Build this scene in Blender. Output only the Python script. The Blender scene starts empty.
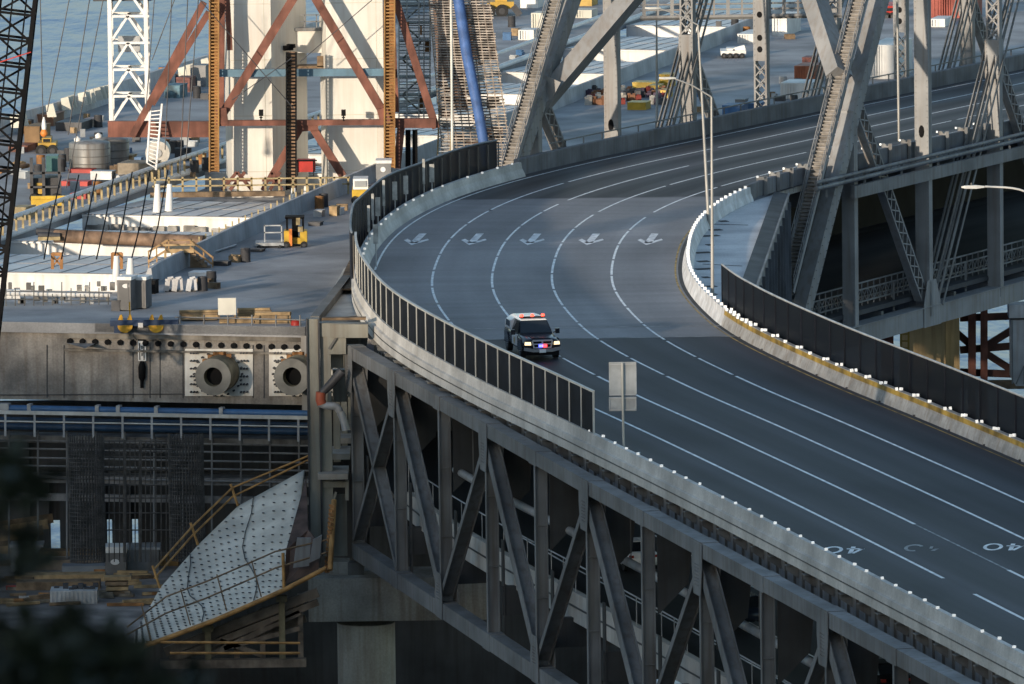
import bpy, bmesh, math, random
from mathutils import Vector, Matrix
random.seed(7)
S = bpy.context.scene
COL = S.collection
R = math.radians

# ------------------------------------------------------------------ camera
FPX, PITCH, ROLL, HC = 9000.0, R(6.95), R(0.75), 60.0
cam_d = bpy.data.cameras.new("camera"); cam = bpy.data.objects.new("camera", cam_d); COL.objects.link(cam)
cam.matrix_world = Matrix.Translation((0, 0, HC)) @ Matrix.Rotation(R(90) - PITCH, 4, 'X') @ Matrix.Rotation(-ROLL, 4, 'Z')
cam_d.sensor_width = 36.0; cam_d.lens = 36.0 * FPX / 1024.0
cam_d.clip_start = 1.0; cam_d.clip_end = 30000.0
cam_d.dof.use_dof = True; cam_d.dof.focus_distance = 470.0; cam_d.dof.aperture_fstop = 5.6
S.camera = cam

# ------------------------------------------------------------------ sky, sun, exposure
SUN_EL, SUN_AZ = R(8.0), R(33.0)          # the sun stands low behind and to the left of the camera
w = bpy.data.worlds.new("World"); S.world = w; w.use_nodes = True
nt = w.node_tree; nt.nodes.clear()
sky = nt.nodes.new('ShaderNodeTexSky'); sky.sky_type = 'NISHITA'; sky.sun_disc = False
sky.sun_elevation = SUN_EL; sky.sun_rotation = math.pi + SUN_AZ
sky.altitude = 60; sky.air_density = 1.0; sky.dust_density = 0.6; sky.ozone_density = 1.5
bg = nt.nodes.new('ShaderNodeBackground'); bg.inputs[1].default_value = 0.15
wo = nt.nodes.new('ShaderNodeOutputWorld')
nt.links.new(sky.outputs[0], bg.inputs[0]); nt.links.new(bg.outputs[0], wo.inputs[0])
sd = bpy.data.lights.new("sun", 'SUN'); sun = bpy.data.objects.new("sun", sd); COL.objects.link(sun)
sd.energy = 2.8; sd.angle = R(0.9); sd.color = (1.0, 0.85, 0.67)
ldir = Vector((math.sin(SUN_AZ) * math.cos(SUN_EL), math.cos(SUN_AZ) * math.cos(SUN_EL), -math.sin(SUN_EL)))
sun.rotation_euler = ldir.to_track_quat('-Z', 'Y').to_euler()
S.view_settings.view_transform = 'Standard'; S.view_settings.look = 'None'
S.view_settings.gamma = 1.0; S.view_settings.use_curve_mapping = False
S.view_settings.exposure = 0.88
S.render.resolution_x = 1024; S.render.resolution_y = 684

# ------------------------------------------------------------------ surveying helpers (photo bearings -> world points)
CREST = 78.0
CR_, SR_ = math.cos(ROLL), math.sin(ROLL)
CP_, SP_ = math.cos(PITCH), math.sin(PITCH)
def ray(px, py):
    x = px - 512.0; y = py - 342.0
    x, y = CR_ * x - SR_ * y, SR_ * x + CR_ * y
    return Vector((x, FPX * CP_ - y * SP_, -FPX * SP_ - y * CP_))
def at(px, py, z=0.0):                     # point on the level z
    d = ray(px, py); t = (z - HC) / d.z
    return Vector((0, 0, HC)) + d * t
def aty(px, py, Y):                        # point at the distance Y
    d = ray(px, py); t = Y / d.y
    return Vector((0, 0, HC)) + d * t
def ppm(p):                                # photo pixels per metre at a point
    return FPX / (p.y * CP_ - (p.z - HC) * SP_)
def onplane(px, py, A, n):                 # point on the vertical plane through A with normal n
    d = ray(px, py); t = (A.x * n.x + A.y * n.y) / (d.x * n.x + d.y * n.y)
    return Vector((0, 0, HC)) + d * t

# ------------------------------------------------------------------ materials
MATS = {}; KIDS = {}
def mat(name, col, rough=0.6, metal=0.0, var=0.12, scale=0.5, streak=0.0, bump=0.0, col2=None, spec=0.4, fine=0.0, emit=None, estr=0.0):
    if name in MATS: return MATS[name]
    m = bpy.data.materials.new(name); m.use_nodes = True
    t = m.node_tree; N = t.nodes; Lk = t.links
    b = N['Principled BSDF']
    b.inputs['Roughness'].default_value = rough; b.inputs['Metallic'].default_value = metal
    b.inputs['Specular IOR Level'].default_value = spec
    geo = N.new('ShaderNodeNewGeometry')
    def noise(sc, det, vecscale=None):
        n = N.new('ShaderNodeTexNoise'); n.inputs['Scale'].default_value = sc; n.inputs['Detail'].default_value = det
        if vecscale:
            mp = N.new('ShaderNodeMapping'); mp.inputs['Scale'].default_value = vecscale
            Lk.new(geo.outputs['Position'], mp.inputs['Vector']); Lk.new(mp.outputs[0], n.inputs['Vector'])
        else: Lk.new(geo.outputs['Position'], n.inputs['Vector'])
        return n
    c2 = col2 or tuple(max(0, c * (1 - 2.2 * var)) for c in col)
    c1 = tuple(min(1, c * (1 + 0.6 * var)) for c in col)
    n1 = noise(scale, 6)
    rmp = N.new('ShaderNodeMapRange'); rmp.inputs['From Min'].default_value = 0.36; rmp.inputs['From Max'].default_value = 0.66
    Lk.new(n1.outputs['Fac'], rmp.inputs['Value'])
    mx = N.new('ShaderNodeMix'); mx.data_type = 'RGBA'
    mx.inputs['A'].default_value = (*c2, 1); mx.inputs['B'].default_value = (*c1, 1)
    Lk.new(rmp.outputs[0], mx.inputs['Factor'])
    out = mx.outputs['Result']
    if streak:
        n2 = noise(1.0, 4, (3.0, 3.0, 0.18))
        r2 = N.new('ShaderNodeMapRange'); r2.inputs['From Min'].default_value = 0.46; r2.inputs['From Max'].default_value = 0.72
        r2.inputs['To Max'].default_value = streak; Lk.new(n2.outputs['Fac'], r2.inputs['Value'])
        m2 = N.new('ShaderNodeMix'); m2.data_type = 'RGBA'; m2.inputs['B'].default_value = (c2[0] * .72, c2[1] * .52, c2[2] * .38, 1)
        Lk.new(r2.outputs[0], m2.inputs['Factor']); Lk.new(out, m2.inputs['A']); out = m2.outputs['Result']
    if fine:
        n3 = noise(9.0, 3)
        r3 = N.new('ShaderNodeMapRange'); r3.inputs['From Min'].default_value = 0.3; r3.inputs['From Max'].default_value = 0.7
        r3.inputs['To Min'].default_value = 1 - fine; r3.inputs['To Max'].default_value = 1 + fine
        Lk.new(n3.outputs['Fac'], r3.inputs['Value'])
        m3 = N.new('ShaderNodeVectorMath'); m3.operation = 'SCALE'
        Lk.new(out, m3.inputs[0]); Lk.new(r3.outputs[0], m3.inputs['Scale']); out = m3.outputs[0]
    Lk.new(out, b.inputs['Base Color'])
    r4 = N.new('ShaderNodeMapRange'); r4.inputs['To Min'].default_value = min(1, rough + .12); r4.inputs['To Max'].default_value = max(0.03, rough - .1)
    Lk.new(n1.outputs['Fac'], r4.inputs['Value']); Lk.new(r4.outputs[0], b.inputs['Roughness'])
    if bump:
        n4 = noise(3.0, 6); bp = N.new('ShaderNodeBump'); bp.inputs['Strength'].default_value = bump; bp.inputs['Distance'].default_value = 0.05
        Lk.new(n4.outputs['Fac'], bp.inputs['Height']); Lk.new(bp.outputs[0], b.inputs['Normal'])
    if emit:
        b.inputs['Emission Color'].default_value = (*emit, 1); b.inputs['Emission Strength'].default_value = estr
    MATS[name] = m; return m

STEELX  = mat('shaded_steel', (.055, .056, .057), .65, 0, .15, .4, .4, .1)  # darker copy of the truss steel, interior shade put into the colour
STEEL   = mat('bridge_grey_steel', (.21, .21, .205), .55, 0, .12, .35, .55, .1)
STEELD  = mat('dull_grey_steel', (.145, .145, .14), .6, 0, .15, .4, .4, .1)
STEELT  = mat('truss_grey_paint', (.195, .198, .200), .55, 0, .16, .35, .55, .1)
STEELB  = mat('cantilever_grey_paint', (.27, .27, .27), .55, 0, .10, .4, .5, .1)
OLIVE   = mat('olive_grey_steel', (.25, .245, .21), .6, 0, .12, .4, .5, .1)
CONC    = mat('barrier_concrete', (.42, .40, .37), .85, 0, .16, .7, .55, .2, fine=.1)
CONCW   = mat('pale_concrete', (.56, .56, .56), .8, 0, .10, .8, .35, .15, fine=.08)
CONCD   = mat('weathered_concrete', (.40, .375, .33), .85, 0, .2, .35, .6, .2, fine=.12)
WHITE   = mat('white_paint', (.78, .77, .74), .5, 0, .06, .8, .25)
CREAM   = mat('cream_paint', (.69, .665, .605), .55, 0, .07, .25, .25, .03)
YELLOWP = mat('yellow_paint', (.48, .30, .05), .5, 0, .12, .8, .2)
ORANGE  = mat('orange_paint', (.62, .20, .04), .5, 0, .12, .8, .2)
RUST    = mat('red_brown_primer', (.20, .075, .05), .65, 0, .25, .7, .5, .1)
RUSTO   = mat('rusty_orange_steel', (.36, .17, .06), .7, 0, .25, 1.2, .4, .2)
BROWN   = mat('brown_timber', (.22, .15, .09), .8, 0, .25, 1.5, .3, .2)
LUMBER  = mat('new_lumber', (.42, .29, .15), .75, 0, .2, 2., .2, .2)
BLACKM  = mat('black_steel', (.008, .008, .009), .7, 0, .2, .8, spec=.1)
DARKM   = mat('dark_grey_metal', (.06, .06, .065), .55, 0, .2, .8)
GALV    = mat('galvanised_steel', (.45, .46, .47), .45, .3, .12, 1.0, .2)
BLUEP   = mat('blue_paint', (.045, .13, .28), .5, 0, .15, .7, .3)
BLUEB   = mat('blue_grey_beam', (.11, .20, .27), .5, 0, .12, .7, .3)
BLUEC   = mat('blue_cable_wrap', (.07, .15, .38), .6, 0, .15, 1.5, .2, .3)
REDP    = mat('red_paint', (.45, .03, .02), .5, 0, .15, .8)
PANEL   = mat('dark_screen_panel', (.008, .010, .017), .6, 0, .2, .6, .0, spec=.12)
ALU     = mat('bare_aluminium', (.40, .42, .43), .5, 0, .15, 1.3, .3)
RUBBER  = mat('rubber', (.02, .02, .02), .8)
GLASS   = mat('dark_glass', (.02, .025, .03), .08, 0, .1, .5, spec=.8)
REFLGLOW   = mat('glowing_reflector', (.85, .85, .82), .3, emit=(1, .98, .92), estr=.25)  # no lamp: a faint glow is put into the reflector colour

# ------------------------------------------------------------------ mesh builder
class MB:
    def __init__(s): s.v = []; s.f = []; s.m = []; s.sm = []
    def add(s, vs, fs, mi=0, smooth=False):
        o = len(s.v); s.v += [tuple(v) for v in vs]
        for f in fs: s.f.append(tuple(i + o for i in f)); s.m.append(mi); s.sm.append(smooth)
        return s
    def hexa(s, c, mi=0):                   # eight corners: bottom ring, top ring
        return s.add(c, [(3, 2, 1, 0), (4, 5, 6, 7), (0, 1, 5, 4), (1, 2, 6, 5), (2, 3, 7, 6), (3, 0, 4, 7)], mi)
    def box(s, c, d, rz=0.0, mi=0):         # centre, full dimensions
        x, y, z = d[0] / 2, d[1] / 2, d[2] / 2; ca, sa = math.cos(rz), math.sin(rz)
        P = []
        for dz in (-z, z):
            for dx, dy in ((-x, -y), (x, -y), (x, y), (-x, y)):
                P.append((c[0] + dx * ca - dy * sa, c[1] + dx * sa + dy * ca, c[2] + dz))
        return s.hexa(P, mi)
    def bar(s, p, q, w, h, up=(0, 0, 1), mi=0):   # rectangular bar from p to q
        p = Vector(p); q = Vector(q); a = (q - p)
        if a.length < 1e-6: return s
        a.normalize(); u = Vector(up)
        if abs(a.dot(u.normalized())) > .99: u = Vector((0, 1, 0))
        x = a.cross(u).normalized(); y = x.cross(a).normalized()
        P = []
        for e in (p, q):
            for sx, sy in ((-1, -1), (1, -1), (1, 1), (-1, 1)): P.append(e + x * (w / 2 * sx) + y * (h / 2 * sy))
        return s.hexa(P, mi)
    def tube(s, pts, r, n=8, mi=0, caps=True):
        pts = [Vector(p) for p in pts]; rings = []
        for i, p in enumerate(pts):
            a = (pts[min(i + 1, len(pts) - 1)] - pts[max(i - 1, 0)]).normalized()
            u = Vector((0, 0, 1)) if abs(a.z) < .9 else Vector((0, 1, 0))
            x = a.cross(u).normalized(); y = x.cross(a)
            rr = r[i] if isinstance(r, (list, tuple)) else r
            rings.append([p + x * (rr * math.cos(2 * math.pi * k / n)) + y * (rr * math.sin(2 * math.pi * k / n)) for k in range(n)])
        vs = [v for rg in rings for v in rg]; fs = []
        for i in range(len(pts) - 1):
            for k in range(n): fs.append((i * n + k, i * n + (k + 1) % n, (i + 1) * n + (k + 1) % n, (i + 1) * n + k))
        s.add(vs, fs, mi, n > 5)
        if caps:
            s.add(rings[0], [tuple(range(n))[::-1]], mi); s.add(rings[-1], [tuple(range(n))], mi)
        return s
    def sweep(s, path, prof, closed=True, mi=0, caps=True):   # path of (x,y,z), profile of (offset to the outer side, up)
        path = [Vector(p) for p in path]; n = len(prof); vs = []
        for i, p in enumerate(path):
            a = path[min(i + 1, len(path) - 1)] - path[max(i - 1, 0)]; a.z = 0; a.normalize()
            l = Vector((a.y, -a.x, 0))
            for o, u in prof: vs.append(p + l * o + Vector((0, 0, u)))
        fs = []; m = n if closed else n - 1
        for i in range(len(path) - 1):
            for k in range(m): fs.append((i * n + k, (i + 1) * n + k, (i + 1) * n + (k + 1) % n, i * n + (k + 1) % n))
        if closed and caps: fs += [tuple(range(n)), tuple(range((len(path) - 1) * n, len(path) * n))[::-1]]
        return s.add(vs, fs, mi)
    def prism(s, poly, d, mi=0):            # polygon (3-D points) pushed along the vector d
        d = Vector(d); n = len(poly); a = [Vector(p) for p in poly]
        fs = [tuple(range(n))[::-1], tuple(range(n, 2 * n))] + [(i, (i + 1) % n, n + (i + 1) % n, n + i) for i in range(n)]
        return s.add(a + [p + d for p in a], fs, mi)
    def lathe(s, c, prof, n=16, mi=0):      # profile of (radius, z) about the vertical through c
        vs = []
        for r, z in prof:
            for k in range(n): vs.append((c[0] + r * math.cos(2 * math.pi * k / n), c[1] + r * math.sin(2 * math.pi * k / n), c[2] + z))
        fs = []
        for i in range(len(prof) - 1):
            for k in range(n): fs.append((i * n + k, i * n + (k + 1) % n, (i + 1) * n + (k + 1) % n, (i + 1) * n + k))
        s.add(vs, fs, mi, True)
        s.add(vs[:n], [tuple(range(n))[::-1]], mi); s.add(vs[-n:], [tuple(range(n))], mi)
        return s
    def build(s, name, mats, parent=None, fix=True):
        me = bpy.data.meshes.new(name)
        off = wloc(parent) if parent else Vector((0, 0, 0))
        me.from_pydata([Vector(v) - off for v in s.v], [], s.f)
        for m in (mats if isinstance(mats, (list, tuple)) else [mats]): me.materials.append(m)
        me.polygons.foreach_set('material_index', s.m); me.polygons.foreach_set('use_smooth', s.sm)
        if fix:
            bm = bmesh.new(); bm.from_mesh(me); bmesh.ops.recalc_face_normals(bm, faces=bm.faces); bm.to_mesh(me); bm.free()
        me.update()
        o = bpy.data.objects.new(name, me); COL.objects.link(o)
        if parent: o.parent = parent; KIDS.setdefault(parent.name, []).append(o)
        return o
def wloc(o):
    v = Vector((0, 0, 0))
    while o: v = v + o.location; o = o.parent
    return v
def tag(o, label, cat, group=None):
    o['label'] = label; o['category'] = cat
    if group: o['group'] = group
    return o
def thing(name, label, cat, loc=(0, 0, 0), group=None):
    o = bpy.data.objects.new(name, None); o.empty_display_size = .3; COL.objects.link(o); o.location = loc
    return tag(o, label, cat, group)
def struct(o): o['kind'] = 'structure'; return o
def dup(root, loc, rz=0.0, label=None, group=None, sc=None):
    def cp(o, par):
        c = o.copy(); COL.objects.link(c)
        if par: c.parent = par
        for ch in KIDS.get(o.name, []): cp(ch, c)
        return c
    r = cp(root, None); r.location = loc; r.rotation_euler = (0, 0, rz)
    if sc: r.scale = (sc, sc, sc)
    if label: r['label'] = label
    if group: r['group'] = group
    return r

def chaikin(P, n=3):
    for _ in range(n):
        Q = [P[0]]
        for a, b in zip(P, P[1:]): Q += [a * .75 + b * .25, a * .25 + b * .75]
        P = Q + [P[-1]]
    return P

# ------------------------------------------------------------------ road line (lane line two of four), from far to near
REF = [(36.39,633.04),(32.95,626.65),(29.53,620.26),(26.14,613.85),(22.8,607.44),(19.47,601.03),(16.03,594.58),(12.6,588.16),(9.46,581.63),(6.64,574.99),(4.24,568.14),(2.38,561.12),(1.01,554.01),(.05,546.83),(-.57,539.6),(-.92,532.37),(-1.13,525.13),(-1.11,517.88),(-.74,510.64),(-.11,503.42),(.68,496.2),(1.85,489.05),(3.32,481.95),(4.94,474.89),(6.63,467.85),(8.47,460.85),(10.31,453.83),(12.08,446.78),(13.85,439.7),(15.59,432.71),(17.3,425.69),(18.99,418.66),(20.66,411.59),(22.34,404.42)]
REF = [Vector((36.39 + .465 * 120, 633.04 + .885 * 120))] + [Vector((36.39 + .465 * 60, 633.04 + .885 * 60))] + [Vector(p) for p in REF] + [Vector((22.34 + .2294 * 40, 404.42 - .9733 * 40)), Vector((22.34 + .2294 * 90, 404.42 - .9733 * 90))]
REF = chaikin(REF, 2)
UU = [0.0]
for a, b in zip(REF, REF[1:]): UU.append(UU[-1] + (b - a).length)
def frame(u):                              # point and left-hand normal (left as one drives towards the camera is +x there: we use the outer side of the curve = +)
    import bisect
    i = max(0, min(len(REF) - 2, bisect.bisect_right(UU, u) - 1))
    t = (u - UU[i]) / (UU[i + 1] - UU[i])
    p = REF[i].lerp(REF[i + 1], t)
    def tn(j):
        a = REF[min(j + 1, len(REF) - 1)] - REF[max(j - 1, 0)]; return a.normalized()
    a = tn(i).lerp(tn(i + 1), t).normalized()
    return p, Vector((a.y, -a.x)), a       # outer normal (west side), travel direction
def rp(u, off, z=0.0):
    p, n, a = frame(u); q = p + n * off; return Vector((q.x, q.y, z))
def uy(Y):                                 # station whose reference point lies at distance Y
    lo, hi = 0.0, UU[-1]
    for _ in range(50):
        m = (lo + hi) / 2
        if frame(m)[0].y > Y: lo = m
        else: hi = m
    return lo
def near_u(p, a=0.0, b=None):              # station closest to a point
    b = UU[-1] if b is None else b; best = None
    k = a
    while k <= b:
        d = (frame(k)[0] - Vector((p.x, p.y))).length
        if best is None or d < best[0]: best = (d, k)
        k += .5
    return best[1]
def rpath(u0, u1, off, z=0.0, step=2.0):
    n = max(2, int(abs(u1 - u0) / step) + 1)
    return [rp(u0 + (u1 - u0) * i / (n - 1), off, z) for i in range(n)]
UMAX = UU[-1]
# ------------------------------------------------------------------ setting: water, island hill, roads
def plane_obj(name, pts, m, z=None):
    b = MB(); b.add(pts, [tuple(range(len(pts)))]); return struct(b.build(name, m))
def water_mat():
    m = bpy.data.materials.new('bay_water'); m.use_nodes = True; t = m.node_tree; N = t.nodes; L = t.links
    b = N['Principled BSDF']; b.inputs['Base Color'].default_value = (.045, .105, .25, 1); b.inputs['Roughness'].default_value = .3; b.inputs['Specular IOR Level'].default_value = .25
    g = N.new('ShaderNodeNewGeometry')
    def layer(sc, st, det, dist, prev=None):
        mp = N.new('ShaderNodeMapping'); mp.inputs['Scale'].default_value = sc
        n = N.new('ShaderNodeTexNoise'); n.inputs['Scale'].default_value = 1; n.inputs['Detail'].default_value = det
        L.new(g.outputs['Position'], mp.inputs[0]); L.new(mp.outputs[0], n.inputs['Vector'])
        bp = N.new('ShaderNodeBump'); bp.inputs['Strength'].default_value = st; bp.inputs['Distance'].default_value = dist
        L.new(n.outputs['Fac'], bp.inputs['Height'])
        if prev: L.new(prev.outputs[0], bp.inputs['Normal'])
        return bp
    a = layer((.05, .02, .05), .7, 4, 3.5); c = layer((.35, .10, .3), .8, 5, .8, a)
    L.new(c.outputs[0], b.inputs['Normal'])
    return m
WATER = water_mat()
b = MB(); b.add([(-9000, -2500, -56), (9000, -2500, -56), (9000, 16000, -56), (-9000, 16000, -56)], [(0, 1, 2, 3)])
struct(b.build('water', WATER))

# the island hill behind the camera: the sun comes over its crest, so the near end of the bridge lies in its shade
b = MB(); vv, pu = Vector((math.sin(SUN_AZ), math.cos(SUN_AZ), 0)), Vector((math.cos(SUN_AZ), -math.sin(SUN_AZ), 0))
HP = [(-420, -57), (-300, 20), (-215, 66), (-150, CREST), (-100, CREST - 10), (-20, 50), (60, 0), (140, -57)]
rows = []
for i in range(101):
    u = -1000 + i * 20; e = max(0, min(1, (1000 - abs(u + 150)) / 350)); e = e * e * (3 - 2 * e)
    for j, (v, z) in enumerate(HP):
        k = (random.random() - .5) * (1.6 if j == 3 else 5); up_ = max(0, min(1, (u + 160) / 100)); k += 16 * up_ * up_ * (3 - 2 * up_) * (j in (2, 3, 4))  # crest raised toward one end, shaped to keep the near tree in shade
        q = vv * v + pu * u; b.v.append((q.x, q.y, -57 + (z + 57) * e + k)); 
for i in range(100):
    for j in range(len(HP) - 1): n0 = i * len(HP) + j; b.f.append((n0, n0 + 1, n0 + len(HP) + 1, n0 + len(HP))); b.m.append(0); b.sm.append(False)
struct(b.build('hills', mat('hill_scrub', (.06, .075, .035), .9, 0, .3, .05)))

b = MB(); b.add([(-90, 250, -52), (120, 250, -52), (120, 508, -52), (-90, 508, -52)], [(0, 1, 2, 3)]); struct(b.build('ground', mat('shore_earth', (.12, .10, .08), .9, 0, .25, .2)))
def road_mat(name, near, mid, far):
    m = bpy.data.materials.new(name); m.use_nodes = True; t = m.node_tree; N = t.nodes; L = t.links
    bs = N['Principled BSDF']; bs.inputs['Roughness'].default_value = .7; bs.inputs['Specular IOR Level'].default_value = .25
    g = N.new('ShaderNodeNewGeometry'); sp = N.new('ShaderNodeSeparateXYZ'); L.new(g.outputs['Position'], sp.inputs[0])
    uv = N.new('ShaderNodeUVMap'); uv.uv_map = 'along'
    def step(y, wid, x=0.0):
        r = N.new('ShaderNodeMapRange'); r.inputs['From Min'].default_value = y - wid; r.inputs['From Max'].default_value = y + wid
        L.new(sp.outputs['Y'], r.inputs['Value']); return r.outputs[0]
    def mixc(f, a, c):
        x = N.new('ShaderNodeMix'); x.data_type = 'RGBA'
        for s_, v in (('A', a), ('B', c)):
            if isinstance(v, tuple): x.inputs[s_].default_value = (*v, 1)
            else: L.new(v, x.inputs[s_])
        L.new(f, x.inputs['Factor']); return x.outputs['Result']
    c = mixc(step(530.0, 1.0), near, far)
    def scaled(vec, sc, det, lo, hi, inp):
        mp = N.new('ShaderNodeMapping'); mp.inputs['Scale'].default_value = sc; L.new(inp, mp.inputs[0])
        n = N.new('ShaderNodeTexNoise'); n.inputs['Scale'].default_value = 1; n.inputs['Detail'].default_value = det; L.new(mp.outputs[0], n.inputs['Vector'])
        r = N.new('ShaderNodeMapRange'); r.inputs['From Min'].default_value = .3; r.inputs['From Max'].default_value = .7
        r.inputs['To Min'].default_value = lo; r.inputs['To Max'].default_value = hi; L.new(n.outputs['Fac'], r.inputs['Value'])
        x = N.new('ShaderNodeVectorMath'); x.operation = 'SCALE'; L.new(vec, x.inputs[0]); L.new(r.outputs[0], x.inputs['Scale']); return x.outputs[0], r.outputs[0]
    c, _ = scaled(c, (.010, 1.1, 1), 4, .60, 1.30, uv.outputs[0])       # worn wheel tracks along the lanes
    # darker oil band in the middle of each lane
    su = N.new('ShaderNodeSeparateXYZ'); L.new(uv.outputs[0], su.inputs[0])
    w = N.new('ShaderNodeMath'); w.operation = 'MULTIPLY_ADD'; w.inputs[1].default_value = 2 * math.pi / 3.5; w.inputs[2].default_value = 0; L.new(su.outputs['Y'], w.inputs[0])
    cs = N.new('ShaderNodeMath'); cs.operation = 'COSINE'; L.new(w.outputs[0], cs.inputs[0])
    r = N.new('ShaderNodeMapRange'); r.inputs['From Min'].default_value = -1; r.inputs['From Max'].default_value = .6; r.inputs['To Min'].default_value = .52; r.inputs['To Max'].default_value = 1.12
    L.new(cs.outputs[0], r.inputs['Value'])
    x = N.new('ShaderNodeVectorMath'); x.operation = 'SCALE'; L.new(c, x.inputs[0]); L.new(r.outputs[0], x.inputs['Scale'])
    c = x.outputs[0]
    # the bend itself is grooved concrete: lighter, without wheel bands, marked across
    rgb = N.new('ShaderNodeRGB'); rgb.outputs[0].default_value = (*mid, 1)
    cm, _ = scaled(rgb.outputs[0], (.55, .03, 1), 4, .84, 1.12, uv.outputs[0])
    cm, _ = scaled(cm, (.018, .5, 1), 4, .86, 1.10, uv.outputs[0])
    mk = N.new('ShaderNodeMath'); mk.operation = 'SUBTRACT'; L.new(step(493.5, .25), mk.inputs[0]); L.new(step(567.0, .4), mk.inputs[1])
    c = mixc(mk.outputs[0], c, cm)
    c, q = scaled(c, (.05, .12, 1), 6, .74, 1.22, uv.outputs[0])        # patches
    c, _ = scaled(c, (4, 4, 4), 2, .92, 1.08, g.outputs['Position'])
    L.new(c, bs.inputs['Base Color'])
    rr = N.new('ShaderNodeMapRange'); rr.inputs['To Min'].default_value = .8; rr.inputs['To Max'].default_value = .62; L.new(q, rr.inputs['Value']); L.new(rr.outputs[0], bs.inputs['Roughness'])
    return m
ROADM = road_mat('worn_road', (.030, .029, .038), (.225, .22, .228), (.068, .066, .070))
LROADM = road_mat('lower_road_asphalt', (.02, .021, .023), (.02, .021, .023), (.02, .02, .022))
def ribbon(name, u0, u1, o0, o1, z, m, step=2.5, no=10):
    n = int((u1 - u0) / step) + 1; vs = []; uvs = []
    for i in range(n):
        u = u0 + (u1 - u0) * i / (n - 1)
        for k in range(no + 1):
            o = o0 + (o1 - o0) * k / no; vs.append(rp(u, o, z)); uvs.append((u, o))
    fs = [(i * (no + 1) + k, i * (no + 1) + k + 1, (i + 1) * (no + 1) + k + 1, (i + 1) * (no + 1) + k) for i in range(n - 1) for k in range(no)]
    me = bpy.data.meshes.new(name); me.from_pydata(vs, [], fs); me.materials.append(m)
    ul = me.uv_layers.new(name='along')
    for p in me.polygons:
        for li, vi in zip(p.loop_indices, p.vertices): ul.data[li].uv = uvs[vi]
    bm = bmesh.new(); bm.from_mesh(me); bmesh.ops.recalc_face_normals(bm, faces=bm.faces)
    if sum(f.normal.z for f in bm.faces) < 0: bmesh.ops.reverse_faces(bm, faces=bm.faces)
    bm.to_mesh(me); bm.free()
    o = bpy.data.objects.new(name, me); COL.objects.link(o); return struct(o)
ROAD = ribbon('road', 0, UMAX, 8.2, -11.8, 0.0, ROADM)
LOWR = ribbon('lower_road', 0, UMAX, 7.3, -9.0, -9.0, LROADM)
b = MB(); b.sweep(rpath(0, UMAX, 0, 0, 4), [(8.1, -.02), (-11.7, -.02), (-11.7, -.4), (8.1, -.4)]); struct(b.build('road_slab', CONCD))
b = MB(); b.sweep(rpath(0, UMAX, 0, -9, 4), [(7.2, -.02), (-9, -.02), (-9, -.5), (7.2, -.5)]); struct(b.build('lower_road_slab', CONCD))

PAINT = mat('road_marking_white', (.88, .88, .86), .6, 0, .22, 1.5, col2=(.66, .67, .67))
PAINTW = mat('worn_road_marking', (.36, .37, .37), .65, 0, .2, 1.5, col2=(.16, .165, .17))
PAINTY = mat('road_marking_yellow', (.42, .27, .05), .6, 0, .3, .8)
def strip(b, u0, u1, off, wid, z=.006):
    P = rpath(u0, u1, off, 0, 2.0); P = [Vector((p.x, p.y, z)) for p in P]; vs = []
    n = len(P)
    for i in range(n):
        u = u0 + (u1 - u0) * i / (n - 1); vs.append(rp(u, off + wid / 2, z)); vs.append(rp(u, off - wid / 2, z))
    b.add(vs, [(2 * i, 2 * i + 1, 2 * i + 3, 2 * i + 2) for i in range(n - 1)])
wm = MB(); wn = MB()
uA, uB, uC = uy(556), uy(481), uy(396.5)
for k in (-1, 0, 1, 2):
    off = -3.5 * k
    u = 2.0
    while u < uA - 5:                       # long worn lines beyond the bend
        strip(wm, u, min(u + 22, uA - 3.6), off, .15); u += 22 + (.9 if k != 0 else 2.4)
    u = uA - 3 + 1.2 * k
    while u < uB:
        strip(wm, u, u + 7.6, off, .14); u += 8.3
    e = {-1: near_u(at(943, 578)), 0: near_u(at(912, 525)), 1: UMAX, 2: UMAX}[k]
    strip(wm, u, min(e, UMAX), off, .17)
    if k == 0:
        strip(wn, e, near_u(at(1008, 570)), off, .12); strip(wm, near_u(at(1008, 570)), UMAX, off, .18)
    if k == -1: strip(wm, near_u(at(968, 594)), UMAX, off, .18)
strip(wm, 2, near_u(at(378, 270)), 7.0, .13)
struct(wm.build('lane_line', PAINT)); struct(wn.build('worn_lane_line', PAINTW))
ym = MB(); strip(ym, 60, UMAX, -10.75, .10); struct(ym.build('yellow_edge_line', PAINTY))
jm = MB()
for (u0, u1, o, wd) in ((uy(560), uy(487), -11.02, .22),): strip(jm, u0, u1, o, wd, .004)
for Yj in (493.5, 498.5):
    jj = MB(); uj = uy(Yj - 2)
    jj.add([Vector((-7.2, Yj - .12, .008)), Vector((13.8, Yj - .12, .008)), Vector((13.8, Yj + .12, .008)), Vector((-7.2, Yj + .12, .008))], [(0, 1, 2, 3)])
    struct(jj.build('deck_joint', mat('joint_steel', (.30, .29, .28), .6, 0, .3, 1.2)))
struct(jm.build('gutter_joint', mat('tar_joint', (.03, .03, .032), .7)))
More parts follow.
